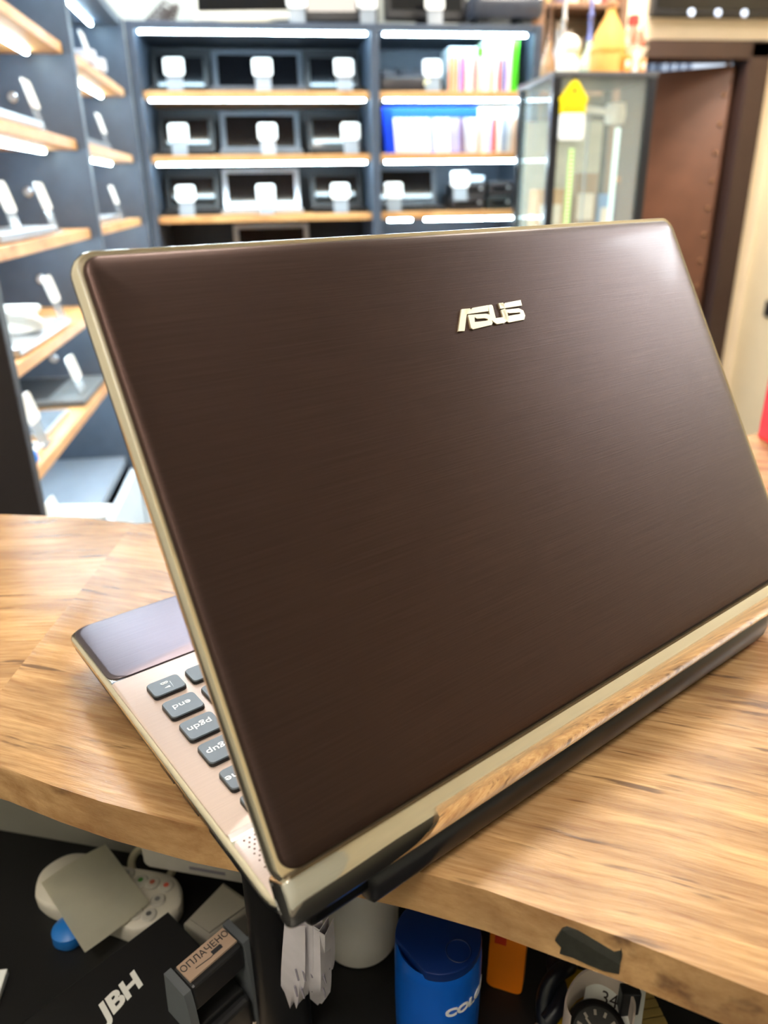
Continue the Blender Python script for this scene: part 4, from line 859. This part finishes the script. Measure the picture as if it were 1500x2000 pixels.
# orange cutter leaning on the panel
p0 = onz(988, 1928, ZD); t = thing('orange_cutter', 'orange plastic box cutter standing beside the blue canister', 'cutter', (p0.x, p0.y + .002, ZD), R(-28)); t.rotation_euler = (R(-6), 0, R(-28))
b = B(); loft(b, [[(x, y, z) for x, z in rrect(-.0125, .0, .0125, .125, .005)] for y in (-.005, .005)]); obj('handle', b, mat('cutter_orange', (246, 132, 16), .4), t)
b = B(); box(b, -.009, -.001, -.0056, -.005, .04, .12); obj('red_label', b, mat('cutter_red', (214, 52, 22), .4), t)
# router under the counter
d_ = ray(350, 1652); e_ = CAM + d_ * ((pa - CAM).dot(pn) / d_.dot(pn))
t = thing('wall_router', 'white router fixed to the grey panel under the counter', 'router', (e_.x, e_.y, e_.z), math.atan2(pd.y, pd.x))
b = B(); box(b, -.022, .11, -.022, .0118, -.006, .07, .006); obj('body', b, mat('router_white', (206, 200, 194), .5), t, True)
b = B(); box(b, .02, .05, -.0224, -.0215, .003, .006); obj('print_line', b, ink, t)
# watches and price card at the right
zw = .80; t = thing('yellow_card', 'worn yellow card under the wrist watches', 'card', (0, 0, ZD))
qs = [(v.x, v.y) for v in poly_z([(1045, 2005), (1098, 1882), (1240, 1925), (1200, 2040)], .784)]
ar = sum(qs[i][0] * qs[(i + 1) % 4][1] - qs[(i + 1) % 4][0] * qs[i][1] for i in range(4)); qs = qs if ar > 0 else qs[::-1]
b = B(); prism(b, qs, 0, .004, bev=.001); obj('sheet', b, mat('card_yellow', (214, 174, 18), .5, var=.15, scale=80), t)
b = B(); qc = (sum(v[0] for v in qs) / 4, sum(v[1] for v in qs) / 4); prism(b, [(qc[0] + (v[0] - qc[0]) * .35 + .006, qc[1] + (v[1] - qc[1]) * .35 + .004) for v in qs], .004, .0046); obj('worn_print', b, mat('card_brown', (150, 112, 30), .6), t)
pw = onz(1168, 1996, .825)
t = thing('wrist_watch', 'dark faced wrist watch with a white strap loop', 'watch', (pw.x, pw.y, ZD + .005), R(-10))
fM = Matrix.Translation((0, 0, .028)) @ Matrix.Rotation(R(38), 4, 'X')
b = B(); lathe(b, [(0, -.006), (.016, -.006), (.019, -.003), (.019, .002), (.0165, .004), (.0155, .003), (0, .003)], 40); xf(b, fM); obj('case', b, mat('watch_black', (30, 28, 28), .3, .3), t, True, 40)
b = B(); lathe(b, [(0, .0031), (.015, .0031), (.015, .0036), (0, .0036)], 40); xf(b, fM); dial = obj('dial', b, mat('watch_dial', (38, 36, 36), .5), t)
for k in range(12):
    a = k * math.pi / 6; b = B(); box(b, -.0008, .0008, .0105, .0135, .0036, .0040); xf(b, fM @ Matrix.Rotation(a, 4, 'Z')); obj('hour_mark', b, mat('watch_mark', (160, 150, 140), .5, var=0), dial)
for a, l_ in ((-1.0, .008), (.6, .011)):
    b = B(); box(b, -.0006, .0006, -.001, l_, .0040, .0044); xf(b, fM @ Matrix.Rotation(a, 4, 'Z')); obj('hand', b, mat('watch_mark', (160, 150, 140), .5, var=0), dial)
ringp = [onz(x, y, .835) - Vector((pw.x, pw.y, 0)) for x, y in ((1112, 1990), (1102, 1965), (1112, 1930), (1135, 1902), (1165, 1893), (1195, 1903), (1222, 1925), (1240, 1960), (1240, 1990))]
ringp = [Matrix.Rotation(R(10), 3, 'Z') @ Vector((v.x, v.y, 0)) for v in ringp]
pth = catmull(ringp, 5); b = B()
loft(b, [[(p.x, p.y, .028), (p.x, p.y, .052), (p.x * .94, p.y * .94, .052), (p.x * .94, p.y * .94, .028)] for p in pth]); obj('strap', b, mat('strap_white', (206, 190, 180), .5), t, True, 40)
v_ = pth[int(len(pth) * .8)]; b = B(); box(b, v_.x - .006, v_.x + .006, v_.y - .004, v_.y + .004, .027, .0535, .001); obj('strap_keeper', b, black_pl, t)
pq = onz(1200, 1948, .822); t = thing('price_card', 'white price card printed 348 behind the wrist watch', 'price tag', (pq.x, pq.y, ZD + .0046), R(-32))
b = B(); box(b, -.018, .018, -.014, .014, 0, .001); xf(b, Matrix.Translation((0, 0, .036)) @ Matrix.Rotation(R(25), 4, 'X')); obj('card', b, white_card, t)
b = B(); box(b, -.016, .016, .006, .010, 0, .0385); obj('prop', b, white_card, t)
b = text_bm('348', .011, .0001); xf(b, Matrix.Translation((0, 0, .036)) @ Matrix.Rotation(R(25), 4, 'X') @ Matrix.Translation((0, -.002, .0012))); obj('lettering', b, mat('price_ink', (50, 40, 40), .6, var=0), t)
pk = onz(1090, 1930, .79); t = thing('black_strap_watch', 'black braided watch strap hanging beside the yellow card', 'watch', (pk.x, pk.y, ZD + .0045), R(-35))
b = B()
for ph in (0, math.pi): tube(b, [(.005 * math.sin(8 * f + ph), -.03 + .06 * f, .008 + .004 * math.cos(8 * f + ph) + .018 * math.sin(math.pi * f)) for f in [j / 24 for j in range(25)]], .0055, 10)
obj('braid', b, mat('strap_black', (18, 20, 30), .35), t, True)
b = B(); lathe(b, [(0, 0), (.007, 0), (.008, .002), (.006, .004), (0, .004)], 18, 0, -.034, .004); obj('buckle', b, silver, t, True)
g0_, g1_ = onz(1236, 1895, .80), onz(1292, 2010, .80); gd = (g1_ - g0_); gl = gd.length; gd.normalize()
t = thing('gold_watch', 'gold metal bracelet watch at the right under the counter', 'watch', (g0_.x, g0_.y, ZD + .0002), math.atan2(gd.y, gd.x))
gold = mat('gold_metal', (190, 164, 98), .3, .35)
nl = int(gl / .006)
for k in range(nl):
    b = B(); box(b, k * .006, k * .006 + .0055, -.008, .008, .012, .0155, .0008); obj('bracelet_link', b, gold if k != nl - 5 else mat('gold_bright', (236, 214, 140), .15, .95), t)
b = B(); box(b, -.004, gl, -.0085, .0085, 0, .0121, .002); obj('bracelet_cushion', b, mat('cushion_dark', (70, 64, 50), .6), t)
# red collection box on the counter
pr_ = onz(1487, 884, ZK); t = thing('red_box', 'red plastic box on the far right of the counter', 'box', (pr_.x + .089, pr_.y - .004, ZK), R(-8))
b = B(); box(b, -.07, .07, 0, .045, 0, .16, .004); obj('body', b, mat('red_plastic', (226, 14, 26), .35), t)
b = B(); box(b, -.03, .03, -.0005, .001, .05, .12); obj('label_panel', b, white_card, t)
# dark switch on the cream wall
ps = onx(1499, 602, XR); t = thing('wall_switch', 'dark switch on the cream right wall', 'switch', (XR - .012, ps.y - .03, ps.z))
b = B(); box(b, 0, .012, -.04, .04, -.04, .04, .003); obj('plate', b, dark_steel, t); b = B(); box(b, -.003, .001, -.015, .015, -.02, .02, .001); obj('rocker', b, black_pl, t)
